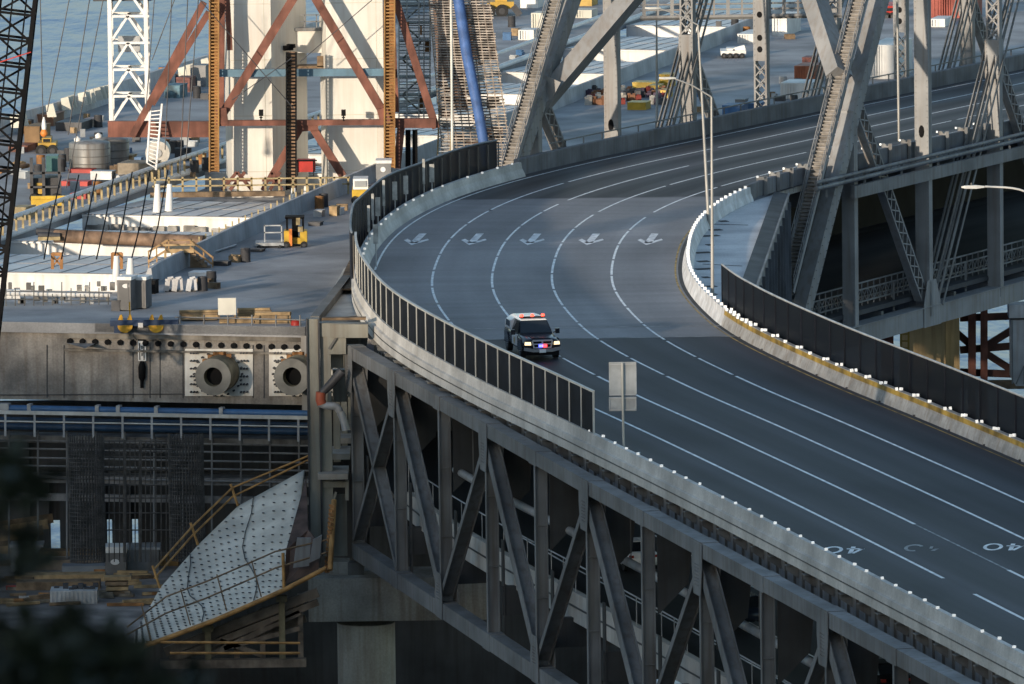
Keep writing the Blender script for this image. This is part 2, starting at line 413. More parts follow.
# direction arrows and speed numerals painted on the deck, facing the oncoming driver
def decal(b, c, polys, ang, z=.007):
    ca, sa = math.cos(ang), math.sin(ang)
    for P in polys:
        b.add([(c.x + x * ca - y * sa, c.y + x * sa + y * ca, z) for x, y in P], [tuple(range(len(P)))])
for i, px in enumerate((417.5, 475, 533, 592, 651)):
    b = MB(); c = at(px, 239)
    _, _, a = frame(near_u(c)); ang = math.atan2(a.x, -a.y) - .01
    decal(b, c, [[(-.23, -2.2), (.23, -2.2), (.23, 3.0), (-.23, 3.0)],
                 [(0, -3.4), (0, -1.9), (-.62, .1), (-.78, -.6)], [(0, -3.4), (.78, -.6), (.62, .1), (0, -1.9)]], ang)
    struct(b.build('lane_arrow', mat('arrow_paint', (.85, .85, .84), .6, 0, .2, 2., col2=(.48, .48, .49))))
def ring(cx, cy, rx, ry, t, a0, a1, n=20):
    out = []
    for i in range(n):
        p, q = a0 + (a1 - a0) * i / n, a0 + (a1 - a0) * (i + 1) / n
        out.append([(cx + rx * math.cos(p), cy + ry * math.sin(p)), (cx + rx * math.cos(q), cy + ry * math.sin(q)), (cx + (rx - t) * math.cos(q), cy + (ry - 1.9 * t) * math.sin(q)), (cx + (rx - t) * math.cos(p), cy + (ry - 1.9 * t) * math.sin(p))])
    return out
four = [[(.38, -1.7), (.56, -1.7), (.56, 1.8), (.38, 1.8)], [(-.02, -.75), (.70, -.75), (.70, -.35), (-.02, -.35)], [(-.02, -.72), (.14, -.72), (.46, 1.8), (.30, 1.8)]]
for kind, px, py in (('a', 843, 550), ('b', 924, 548), ('a', 1003, 547)):
    c = at(px, py); _, _, a = frame(near_u(c)); ang = math.atan2(a.x, -a.y) + math.pi - .35
    b = MB()
    if kind == 'a':
        f4 = [[(x * 1.15 - .95, y * .62) for x, y in P] for P in four]
        decal(b, c, f4 + ring(.46, 0, .46, 1.12, .17, 0, 2 * math.pi), ang)
    else:
        decal(b, c, ring(.46, 0, .46, 1.1, .17, -2.6, 1.9) + [[(-.72, .2), (-.52, .2), (-.36, .9), (-.56, .9)], [(-.4, -.5), (-.26, -.5), (-.26, .2), (-.4, .2)]], ang)
    struct(b.build('speed_numeral', PAINT if kind == 'a' else PAINTW))

# ------------------------------------------------------------------ left barrier of the curve
def reflectors(parent, spots, w=.12, h=.11):
    b = MB(); b.box((0, 0, h / 2), (w, w, h)); first = None
    rg = random.Random(len(spots))
    for p in spots:
        if first and rg.random() < .06: continue
        p = p + Vector((rg.uniform(-.05, .05), rg.uniform(-.15, .15), rg.uniform(-.03, .0)))
        if first is None:
            first = b.build('reflector', REFLGLOW, None); first.parent = parent; first.location = p
        else:
            c = first.copy(); COL.objects.link(c); c.parent = parent; c.location = p; c.rotation_euler = (0, rg.uniform(-.2, .2), rg.uniform(-.6, .6))
uF, uS = uy(578), uy(521)                   # far end of the concrete rail, start of the outer glare screen
bar = thing('concrete_barrier', 'long pale concrete barrier along the outer left edge of the curved road', 'barrier')
b = MB(); b.sweep(rpath(uF, UMAX, 0, 0, 1.5), [(7.45, 0), (7.52, .22), (7.68, .5), (7.76, .92), (8.0, .92), (8.04, .38), (8.18, .34), (8.18, -.42), (7.45, -.42)][::-1])
b.build('rail', mat('curve_barrier_concrete', (.60, .575, .535), .85, 0, .14, .4, .18, .2, fine=.1), bar)
b = MB(); b.sweep(rpath(uF, UMAX, 0, 0, 1.5), [(8.19, .02), (8.2, .02), (8.2, .06), (8.19, .06)]); b.build('drip_line', DARKM, bar)
sp = []
u = uF + 1.5
while u < uS: sp.append(rp(u, 7.72, .93)); u += 2.6
u = uy(449)
while u < UMAX and len(sp) < 95: sp.append(rp(u, 7.88, .925)); u += 2.3
reflectors(bar, sp)
# far parapet through the old truss
par = thing('bridge_parapet', 'dark grey solid parapet with thin top railing along the far side of the straight road', 'parapet')
b = MB(); b.sweep(rpath(0, uF - .02, 0, 0, 2.5), [(8.0, -.4), (8.0, 1.05), (8.06, 1.1), (8.3, 1.1), (8.36, 1.05), (8.36, -.4)][::-1]); b.build('wall', mat('parapet_grey', (.17, .175, .19), .7, 0, .15, .5, .5), par)
b = MB(); b.sweep(rpath(0, uF - 6, 0, 0, 3), [(8.5, 1.45), (8.58, 1.45), (8.58, 1.53), (8.5, 1.53)][::-1])
u = 2
while u < uF - 7: b.bar(rp(u, 8.54, 1.0), rp(u, 8.54, 1.47), .09, .09); u += 2.6
b.build('top_rail', STEELT, par)
def see_mat(name, col, op):
    m = bpy.data.materials.new(name); m.use_nodes = True; t = m.node_tree; pb = t.nodes['Principled BSDF']
    pb.inputs['Base Color'].default_value = (*col, 1); pb.inputs['Roughness'].default_value = .5; pb.inputs['Specular IOR Level'].default_value = .15
    tr = t.nodes.new('ShaderNodeBsdfTransparent'); tr.inputs[0].default_value = (.85, .85, .9, 1); mx = t.nodes.new('ShaderNodeMixShader'); mx.inputs[0].default_value = op
    t.links.new(tr.outputs[0], mx.inputs[1]); t.links.new(pb.outputs[0], mx.inputs[2]); t.links.new(mx.outputs[0], t.nodes['Material Output'].inputs[0]); return m
# near glare screen with pale posts
gs = thing('glare_screen', 'dark panelled glare screen with pale posts on the near left barrier, below the police truck', 'screen')
uE = uy(448.3); npan = 31; du = (uE - uS) / npan
for i in range(npan + 1):
    u = uS + i * du; p = rp(u, 7.9, .93); q = rp(u, 7.9, 3.02)
    _, n, a = frame(u)
    b = MB(); b.bar(p, q, .085, .10, (a.x, a.y, 0)); b.build('post', mat('pale_post', (.50, .50, .47), .5, .2, .1), gs)
    if i < npan:
        b = MB(); r = rp(u + du, 7.9, 0); e = Vector((n.x, n.y, 0)) * .02
        P = [p - e, Vector((r.x, r.y, .93)) - e, Vector((r.x, r.y, 3.0)) - e, Vector((p.x, p.y, 3.0)) - e]
        b.prism(P, e * 1.0); b.build('panel', PANEL, gs)
b = MB(); b.sweep(rpath(uS, uE, 0, 3.0, 1.2), [(7.83, 0), (7.97, 0), (7.97, .09), (7.83, .09)][::-1]); b.build('top_rail', mat('pale_post', (.5, .5, .47)), gs)
# far curved dark screen behind a narrow walkway
fs_ = thing('curved_screen', 'tall dark curved screen wall behind the delineator boards at the back of the bend', 'screen')
uT = uy(576.5)
# set back from the rail; it swings away from the road towards its far end
def soff(u): 
    t = (u - uT) / (uS - uT); return 8.75 - .6 * max(0, (t - .7) / .3)
n = 34; top = []
for i in range(n + 1):
    u = uT + (uS + .2 - uT) * i / n; top.append((u, soff(u), 2.45 + .6 * i / n + .07 * math.sin(i * .55)))
b = MB()
for (u, o, z), (u2, o2, z2) in zip(top, top[1:]):
    a, c = rp(u, o, -.3), rp(u2, o2, -.3); nn = frame(u)[1]; e = Vector((nn.x, nn.y, 0)) * .06
    b.prism([a, c, Vector((c.x, c.y, z2)), Vector((a.x, a.y, z))], e)
b.build('panel', see_mat('blue_black_mesh', (.012, .016, .026), .84), fs_)
for k in range(0, n + 1):
    u, o, z = top[k]; b = MB(); b.bar(rp(u, o - .1, -.2), rp(u, o - .1, z - .15), .07, .07, frame(u)[2].to_3d())
    b.build('post', mat('screen_post', (.13, .12, .11), .5, 0, .2), fs_)
b = MB(); b.tube([rp(u, o, z + .04) for u, o, z in top], .07, 6); b.build('top_rail', mat('screen_rail', (.16, .19, .23), .5), fs_)
b = MB()
b.sweep(rpath(uT, uS, 0, 0, 2), [(8.2, -.35), (8.9, -.35), (8.9, -.25), (8.2, -.25)][::-1]); struct(b.build('walkway', BROWN))

# delineator boards standing on the walkway
wdt = {0: (.30, 1.15), 1: (.22, .9), 2: (.16, 1.6)}
spots = [(412, 232, 0), (398, 219, 2), (385, 229, 1), (377, 236, 0), (373, 243, 1), (396, 200, 0), (406, 194, 0), (432, 180, 0), (384, 214, 2), (424, 184, 1)]
for i, (px, py, k) in enumerate([(376, 252, 0), (369, 240, 2), (373, 228, 2), (378, 224, 0), (384, 214, 2), (395, 208, 0), (406, 202, 0), (432, 190, 0), (424, 192, 2)]):
    p = at(px, py, .9); p.z = -.25; wd, hh = wdt[k]
    t = thing('delineator_board', ['pale upright marker board with wide panel', 'x', 'slim grey marker post without a wide panel'][k] + [', nearest to the start of the glare screen', ', second from the glare screen behind the barrier', ', third along the curved screen', ', fourth along the curved screen beside a slim post', ', between two wide boards on the bend', ', left one of the tall pair on the bend', ', right one of the tall pair on the bend', ', farthest along the bend near the blue cable', ', just left of the farthest wide board'][i], 'marker', p, 'marker boards behind the barrier')
    b = MB(); b.tube([p, p + Vector((0, 0, 2.6))], .04, 6); b.build('post', GALV, t)
    b = MB(); b.box(p + Vector((0, -.06, 1.75 + hh / 2 - .1)), (wd, .04, hh), .15); b.build('board', mat('grey_board', (.46, .45, .42), .6, 0, .2, 2), t)
# ------------------------------------------------------------------ right-hand barrier: white blocks round the bend, then concrete with a yellow stripe
u0, u1 = uy(567), uy(497)
L_ = 6.0; n = int((u1 - u0) / L_); L_ = (u1 - u0) / n
prof = [(-11.15, 0), (-11.22, .25), (-11.33, .5), (-11.38, .9), (-11.62, .9), (-11.67, .5), (-11.78, .25), (-11.85, 0)]
KWHITE = mat('whitewashed_concrete', (.66, .67, .68), .7, 0, .12, .9, .35, .15, fine=.06)
where = ['farthest white barrier block, beside the dark truss portal'] + ['white barrier block, number %s counted from the truss portal' % w for w in ('two', 'three', 'four', 'five', 'six', 'seven', 'eight', 'nine', 'ten', 'eleven', 'twelve', 'thirteen', 'fourteen')]
for i in range(n):
    a, c = u0 + i * L_ + .03, u0 + (i + 1) * L_ - .03
    t = thing('white_barrier_block', where[i] if i < n - 1 else 'nearest white barrier block, where the yellow striped concrete starts', 'barrier', rp((a + c) / 2, -11.5), 'white barrier blocks round the inside of the bend')
    b = MB(); b.sweep(rpath(a, c, 0, 0, 1.0), prof[::-1]); b.build('block', KWHITE, t)
    for k in range(4):
        q = rp(a + L_ * (k + .5) / 4, -11.5, .9)
        b = MB(); b.box(q + Vector((0, 0, .07)), (.17, .12, .15)); b.build('reflector', REFLGLOW, t)
rb = thing('striped_barrier', 'grey concrete barrier with a yellow stripe on the inner right edge of the road', 'barrier')
b = MB(); b.sweep(rpath(u1, UMAX, 0, 0, 1.5), prof[::-1]); b.build('rail', mat('inner_barrier_concrete', (.40, .39, .37), .8, 0, .16, .8, .5, .2, fine=.08), rb)
b = MB(); b.sweep(rpath(u1, UMAX, 0, 0, 1.5), [(-11.345, .62), (-11.375, .86), (-11.36, .865), (-11.33, .62)][::-1])
b.sweep(rpath(u1, UMAX, 0, 0, 1.5), [(-11.375, .905), (-11.625, .905), (-11.625, .903), (-11.375, .903)][::-1], mi=1)
b.build('yellow_stripe', [PAINTY, CONC], rb)
b = MB(); u = u1 + 6
while u < UMAX: b.box(rp(u + .4, -11.13, .04), (.14, .12, .08)); b.build('drain_slot', DARKM, rb); b = MB(); u += 6
sp = []; u = u1 + .6
while u < UMAX and len(sp) < 92: sp += [rp(u, -11.40, .90), rp(u + .12, -11.6, .90)]; u += 2.75 if u > u1 + 8 else 1.3
reflectors(rb, sp, .14, .15)
# inner glare screen
SEE = bpy.data.materials.new('tinted_screen'); SEE.use_nodes = True
t = SEE.node_tree; pb = t.nodes['Principled BSDF']; pb.inputs['Base Color'].default_value = (.007, .009, .014, 1); pb.inputs['Roughness'].default_value = .5; pb.inputs['Specular IOR Level'].default_value = .12
tr = t.nodes.new('ShaderNodeBsdfTransparent'); tr.inputs[0].default_value = (.8, .8, .85, 1); mx = t.nodes.new('ShaderNodeMixShader'); mx.inputs[0].default_value = .84
t.links.new(tr.outputs[0], mx.inputs[1]); t.links.new(pb.outputs[0], mx.inputs[2]); t.links.new(mx.outputs[0], t.nodes['Material Output'].inputs[0])
g2 = thing('glare_screen', 'long black tinted screen with a pale top rail behind the yellow striped barrier', 'screen')
ua, un = uy(503), 28; du = 3.0
for i in range(un):
    a, c = ua + i * du, ua + (i + 1) * du
    p, q = rp(a, -12.0, .3), rp(c, -12.0, .3); h = 2.75 + .12 * min(1, i / 4)
    b = MB(); b.prism([p, q, q + Vector((0, 0, h - .3)), p + Vector((0, 0, h - .3))], (.02, .02, 0)); b.build('panel', SEE, g2)
    b = MB(); b.bar(p - Vector((0, 0, .7)), p + Vector((0, 0, h - .3)), .09, .09); b.build('post', PANEL, g2)
b = MB(); b.tube([rp(ua + i * du, -12.0, 2.8 + .1 * min(1, i / 4)) for i in range(un + 1)], .06, 6); b.build('top_rail', GALV, g2)

# concrete walk between the white blocks and the old truss, with a dark girder beyond it
P = [at(764, 194), at(775, 193), at(738, 293), at(712, 318), at(700, 330)]
edge = [rp(u, -11.7) for u in [u0 + (u1 + 3 - u0) * i / 16 for i in range(17)]]
poly = [Vector((p.x, p.y, -.012)) for p in edge] + [Vector((p.x, p.y, -.012)) for p in (at(716, 318), at(737, 295), at(773, 194.5))]
b = MB(); b.prism([p - Vector((0, 0, .5)) for p in poly], (0, 0, .5)); struct(b.build('pavement', mat('walk_concrete', (.62, .62, .61), .8, 0, .2, .25, .1, .2, col2=(.45, .455, .46), fine=.12)))
b = MB(); 
for (x0, y0), (x1, y1) in (((708, 224), (748, 225)), ((703, 264), (742, 266))):
    b.bar(at(x0, y0, .004), at(x1, y1, .004), .12, .012)
for i in range(13):
    q = edge[3 + i] if 3 + i < len(edge) else edge[-1]
    b.box((q.x + .55 + .3 * random.random(), q.y + random.random(), .004), (.9 * random.random() + .3, .7, .02), .3)
struct(b.build('pavement_joint', mat('tar_joint', (.03, .03, .032))))
gA, gB = at(774, 194), at(738, 294)
gw = thing('girder_wall', 'dark plate girder wall with upright stiffeners falling away beside the concrete walk', 'girder', gB)
dv = (gA - gB); dn = Vector((dv.y, -dv.x, 0)).normalized()
b = MB(); b.prism([gB, gA, gA + dn * .95 + Vector((0, 0, -.15)), gB + dn * .95 + Vector((0, 0, -.15))], (0, 0, .16)); b.build('top_flange', mat('girder_top', (.03, .032, .036), .6, 0, .2), gw)
b = MB(); e0, e1 = gB + dn * .95, gA + dn * .95; b.bar(e0 + Vector((0, 0, .02)), e1 + Vector((0, 0, .02)), .12, .12); b.build('edge_rail', STEELT, gw)
b = MB(); b.prism([e0 + Vector((0, 0, -12)), e1 + Vector((0, 0, -12)), e1 + Vector((0, 0, -.2)), e0 + Vector((0, 0, -.2))], -dn * .15)
for i in range(12):
    q = e0.lerp(e1, (i + .5) / 12); b.bar(q + Vector((0, 0, -12)), q + Vector((0, 0, -.3)), .12, .4, dn)
b.build('web', mat('girder_web', (.11, .12, .14), .55, 0, .2, .4, .6), gw)

# ------------------------------------------------------------------ old cantilever truss: two planes along the straight road
CD = Vector((.447, .8945)).normalized(); CN = Vector((CD.y, -CD.x)); CA = Vector((6.9, 596.6))
def T(s_, z, o): q = CA + CD * s_ + CN * o; return Vector((q.x, q.y, z))
C3, N3 = Vector((CD.x, CD.y, 0)), Vector((CN.x, CN.y, 0))
def laced(b, p, q, w, d, n3, pitch=.55, mi=0):     # two channels joined by crossing lattice bars
    p, q = Vector(p), Vector(q); a = (q - p).normalized(); x = a.cross(Vector(n3)).normalized()
    for s_ in (-1, 1): b.bar(p + x * (w / 2 * s_), q + x * (w / 2 * s_), d, .13, x, mi)
    k = 0; L = (q - p).length; st = w * 1.05
    while (k + 1) * st < L:
        for f in (-1, 1):
            m0 = p + a * (k * st); m1 = p + a * ((k + 1) * st); off = Vector(n3) * (d / 2 * f)
            b.bar(m0 - x * w / 2 + off, m1 + x * w / 2 + off, .09, .02, n3, mi); b.bar(m0 + x * w / 2 + off, m1 - x * w / 2 + off, .09, .02, n3, mi)
        k += 1
def rivets(b, p, q, n3, w, gap=.35, mi=0):
    p, q = Vector(p), Vector(q); a = (q - p); L = a.length; a.normalize(); x = a.cross(Vector(n3)).normalized(); k = gap
    while k < L:
        for s_ in (-1, 1): b.box(p + a * k + x * (w / 2 * s_), (.07, .07, .07))
        k += gap
def stairs(parent, p, q, side, w=.95):
    p, q = Vector(p), Vector(q); a = (q - p).normalized(); n = int((q - p).length / .27)
    b = MB()
    for s_ in (-1, 1): b.bar(p + side * (w / 2 * s_), q + side * (w / 2 * s_), .07, .28)
    b.build('stringer', STEELB, parent)
    b = MB()
    for k in range(n):
        c = p + (q - p) * ((k + .5) / n); b.bar(c - side * (w / 2 - .05), c + side * (w / 2 - .05), .24, .10, (0, 0, 1))
    b.bar(p - Vector((0, 0, .16)), q - Vector((0, 0, .16)), w - .1, .04); b.build('tread', mat('stair_tread', (.24, .22, .20), .7, 0, .2, 2), parent)
    b = MB()
    for s_ in (-1, 1):
        for h in (.55, 1.0):
            b.tube([p + side * (w / 2 * s_) + Vector((0, 0, h)), q + side * (w / 2 * s_) + Vector((0, 0, h))], .03, 5)
        for k in range(0, n, 5):
            c = p + (q - p) * ((k + .5) / n) + side * (w / 2 * s_); b.bar(c, c + Vector((0, 0, 1.0)), .04, .04)
    b.build('handrail', STEELB, parent)
def cantilever(o, s0, near):
    t = thing('truss_bridge', 'near grey riveted truss with inclined end post and stairs, right of the straight road' if near else 'far grey riveted truss plane beyond the straight road, lit by low sun', 'bridge truss', T(s0 - 20, -10.5, o))
    pw = 11.8; BZ, TZ = -10.5, 22.0
    def part(nm, fn, m=STEELB): b = MB(); fn(b); return b.build(nm, m, t)
    e0, e1 = (-17.9, -9.9), (9.4, 32.0)     # end post in (s, z)
    lo, up = (T(-17.3 + (0 if near else .2), -9.2, o), T(-17.3 + .659 * 36 + (0 if near else -.2), -9.2 + 36, o))
    if not near: lo, up = T(-22.9, -9.5, o), T(-22.9 + .835 * 36, -9.5 + 36, o)
    part('end_post', lambda b: (b.bar(lo, up, 1.0, .95, N3), rivets(b, lo - N3 * .0 + N3 * .5, up + N3 * .5, N3, .7, .6)))
    part('bottom_chord', lambda b: (b.bar(T(-24, BZ, o), T(75, BZ, o), .9, 1.25), b.bar(T(-24, BZ + .66, o), T(75, BZ + .66, o), 1.15, .06)))
    part('top_chord', lambda b: b.bar(up, T(75, up.z, o), .9, 1.1))
    for k in range(-1, 6):
        s_ = s0 + k * pw
        jz = 6.6                            # joint where the eyebars meet the post
        if k == -1:
            part('hanger_post', lambda b: (b.bar(T(s_, BZ, o), T(s_, 4.2 if near else 4.6, o), .9, .55, C3), rivets(b, T(s_, BZ, o) - C3 * .28, T(s_, 4, o) - C3 * .28, C3, .7)))
            part('laced_diagonal', lambda b: laced(b, T(s_ + .9, 4.6, o), T(s0 - .6, BZ + 1.4, o), .95, .55, N3))
        elif k % 2 == 0:
            part('vertical_post', lambda b: (b.bar(T(s_, BZ if near or k < 2 else 4.0, o), T(s_, up.z, o), 1.0, .55, C3), laced(b, T(s_, BZ, o), T(s_, 4.0, o), .85, .5, C3) if not near and k >= 2 else None, rivets(b, T(s_, BZ if near or k < 2 else 4.0, o) - C3 * .28, T(s_, 20, o) - C3 * .28, C3, .8, .4)))
            for z in ((1.75,) if near or k < 2 else (4.8, 5.6, 7.2, 8.8)):
                bo = MB(); bo.prism([T(s_, z, o) - C3 * .30 + N3 * (.2 * math.cos(i * .628)) + Vector((0, 0, (.42 if z < 2 else .22) * math.sin(i * .628))) for i in range(10)], C3 * .02)
                bo.build('hand_hole', BLACKM, t)
        else:
            part('vertical_post', lambda b: (b.bar(T(s_, BZ, o), T(s_, jz - 2.2, o), .95, .55, C3), rivets(b, T(s_, BZ, o) - C3 * .29, T(s_, jz - 2, o) - C3 * .29, C3, .75, .45)))
            part('joint_plate', lambda b: (b.bar(T(s_, jz - 2.4, o), T(s_, jz + .2, o), 1.05, .75, C3), rivets(b, T(s_, jz - 2.4, o) - C3 * .39, T(s_, jz, o) - C3 * .39, C3, .85, .3)))
            part('laced_post', lambda b: (laced(b, T(s_, jz + .2, o), T(s_, up.z, o), .85, .5, C3)))
            part('laced_diagonal', lambda b: laced(b, T(s_ + .4, jz - 1.2, o), T(s_ + pw - .3, BZ + 1.2, o), .85, .5, N3))
            # eyebar bundle from the lower joint on the left up through the joint plate
            def eyes(b):
                for j in (-.66, -.38, .16, .44):
                    b.bar(T(s_ - pw + .9, BZ + .6, o) + N3 * j, T(s_ + pw - .5, up.z - 4, o) + N3 * j, .24, .07, N3)
                for j in (-.66, -.3, .2, .6): b.bar(T(s_ - pw + 1.6, BZ + .6, o) + N3 * j, T(s_ + pw + .2, up.z - 4, o) + N3 * j, .2, .06, N3)
            part('eyebar_bundle', eyes, STEELT)
        if k % 2 == 0 or k == -1:
            def gus(b):
                P = [T(s_ - 1.2, BZ - .66, o), T(s_ + 1.6, BZ - .66, o), T(s_ + 1.5, BZ + .9, o), T(s_ + .8, BZ + 2.4, o), T(s_ - .6, BZ + 2.4, o), T(s_ - 1.2, BZ + .8, o)]
                b.prism([p + N3 * .46 for p in P], N3 * .04)
            if k >= 0: part('gusset_plate', gus)
    if near:
        stairs(t, T(-19.2, -6.5, o + .2), T(-19.2 + .659 * 34, -6.5 + 34, o + .2), N3)
    else:
        stairs(t, T(-16.2 + -.1, .3, o + .3), T(-16.3 + .712 * 32, .3 + 32, o + .3), N3)
    return t
near_t = cantilever(21.3, 2.9, True)
far_t = cantilever(0.0, 0.0, False)
# portal brace between the two end posts
po = thing('portal_brace', 'grey raking portal brace joining the two inclined end posts above the road', 'bracing', T(-10, 5, 10))
for A_, B_ in ((T(-11.0, 3.3, -.7), T(1.5, 20.5, 10.4)), (T(-10.6, 6.6, 21.4), T(1.0, 20.5, 10.9))):
    b = MB(); b.bar(A_, B_, 1.05, 1.5, C3); b.build('brace', STEELB, po)
b = MB()
for c, s_ in ((T(-10.2, 4.2, .0), 1),):
    P = [c + Vector((0, 0, -1.2)), c + N3 * (s_ * 1.5) + Vector((0, 0, 1.4)), c + N3 * (s_ * .2) + Vector((0, 0, 1.9))]
    b.prism([p - C3 * .62 for p in P], C3 * .05)
b.build('gusset_plate', STEELB, po)
# edge pipe rail and near-side parapet of the straight road
pr = thing('pipe_railing', 'pair of grey pipes running along the near edge of the straight upper road', 'railing', T(-16, 0, 22.1))
for z, r in ((.25, .13), (-.12, .16)):
    b = MB(); b.tube([T(-15.9, z - .05, 22.1), T(70, z, 22.1)], r, 8); b.build('pipe', STEELT, pr)
b = MB(); b.bar(T(-10, -1.0, 22.0), T(70, -1.0, 22.0), .3, .8); b.build('edge_beam', STEELT, pr)
b = MB()
for k in range(12): b.bar(T(-14 + k * 5.9, -.9, 22.0), T(-14 + k * 5.9, .3, 22.0), .16, .16)
b.build('bracket', STEELT, pr)
pp = thing('bridge_parapet', 'ribbed grey parapet with reflector studs on the near side of the straight road', 'parapet', rp(10, -11.4))
ue = uy(567)
b = MB(); b.sweep(rpath(0, ue - .1, 0, 0, 2.5), [(-11.2, -.3), (-11.2, 1.0), (-11.5, 1.0), (-11.5, -.3)]); 
b.build('wall', mat('parapet_grey', (.15, .15, .155)), pp)
u = 1
while u < ue - 2: b = MB(); b.bar(rp(u, -11.1, 0), rp(u, -11.1, 1.25), .22, .22); b.bar(rp(u, -11.35, 1.1), rp(u, -11.1, 1.1), .2, .2); b.bar(rp(u, -11.6, -.3), rp(u, -11.6, 1.25), .22, .22); b.bar(rp(u, -11.35, 1.1), rp(u, -11.6, 1.1), .2, .2); b.build('rib', STEELT, pp); u += 2.9
reflectors(pp, [rp(2 + i * 2.9, -11.35, 1.25) - wloc(pp) for i in range(int(ue / 2.9))], .11, .12)
# lower deck details seen through the truss
bal = thing('balustrade', 'grey lattice balustrade along the near edge of the shaded lower road', 'railing', T(-16, -9, 20.2))
b = MB()
for z in (-7.5, -7.95, -8.75): b.bar(T(-18, z, 20.2), T(72, z, 20.2), .08, .10)
k = 0
while k < 90:
    b.bar(T(-18 + k, -9.0, 20.2), T(-18 + k, -7.5, 20.2), .08, .08)
    if k < 60: b.bar(T(-18 + k, -8.75, 20.2), T(-17.2 + k, -7.95, 20.2), .05, .05); b.bar(T(-18 + k, -7.95, 20.2), T(-17.2 + k, -8.75, 20.2), .05, .05)
    k += .95
b.build('lattice', STEELT, bal)
b = MB()
for k in range(13): b.bar(T(-18 + 5.9 * k, -10.4, 20.5), T(-18 + 5.9 * k, -7.9, 20.5), .14, .14)
b.build('post', STEELT, bal)
for k in range(13):                         # cross girders under both decks
    s_ = 2.9 - 17.7 + 5.9 * k
    for z in (-.45, -9.55):
        cs = MB(); cs.bar(T(s_, z - .55, .6), T(s_, z - .55, 20.9), .35, 1.1); cs.build('cross_girder', STEELD, near_t)
b = MB(); b.sweep([T(-26, 0, 0), T(75, 0, 0)], [(.4, -9.1), (20.9, -9.1), (20.9, -9.4), (.4, -9.4)]); struct(b.build('truss_lower_slab', mat('lower_slab_asphalt', (.055, .057, .065), .7, 0, .2, .3)))
lm2 = MB()
for o_ in (4.5, 8, 11.5, 15): lm2.bar(T(-26, -9.088, o_), T(75, -9.088, o_), .14, .01)
struct(lm2.build('lane_line', PAINT))
bb = MB(); bb.bar(T(-26, -6.2, 1.0), T(75, -6.2, 1.0), .3, 5.6)  # barrier heightened and blackened to stand in for the shade beyond
tag(bb.build('raised_shade_barrier', mat('shade_siding', (.012, .012, .014), .8)), 'barrier heightened as a dark shade screen on the far edge of the lower road', 'barrier')
# ------------------------------------------------------------------ double-deck truss carrying the near end of the curve
TZ, BZ = -1.05, -12.2
A_, B_, C_ = at(356, 352, TZ), at(592, 486, TZ), at(832, 617, TZ)
NODES = [A_.lerp(B_, i / 5) for i in range(5)] + [B_.lerp(C_, i / 4) for i in range(5)]
stp = (C_ - B_) / 4
NODES += [C_ + stp * (i + 1) for i in range(5)]
def nd(i, z): return Vector((NODES[i].x, NODES[i].y, z))
tb = thing('viaduct_truss', 'large grey steel truss with zigzag diagonals under the near left edge of the curved road', 'bridge truss', nd(0, BZ))
def bpart(nm, fn, m=STEELT, parent=None):
    b = MB(); fn(b); return b.build(nm, m, parent or tb)
e1 = (B_ - A_).normalized(); e1.z = 0; n1 = Vector((e1.y, -e1.x, 0)).normalized()
if n1.x > 0: n1 = -n1                       # outward (towards the camera side)
e2 = (C_ - B_).normalized(); n2 = Vector((e2.y, -e2.x, 0)).normalized()
if n2.x > 0: n2 = -n2
def nn(i): return n1 if i < 5 else n2
last = len(NODES) - 1
bpart('top_chord', lambda b: (b.bar(nd(0, TZ) - e1 * .7, nd(5, TZ), .8, .72), b.bar(nd(5, TZ + .002), nd(last, TZ + .002), .8, .72)))
bpart('bottom_chord', lambda b: (b.bar(nd(0, BZ), nd(5, BZ), .8, .85), b.bar(nd(5, BZ + .002), nd(last, BZ + .002), .8, .85)))
def isec(b, p, q, n3, web, fl, th=.045):    # rolled section: web seen edge-on, flanges facing along the truss
    p, q = Vector(p), Vector(q); a = (q - p).normalized(); x = a.cross(Vector(n3)).normalized()
    b.bar(p, q, th, web, n3)
    return x
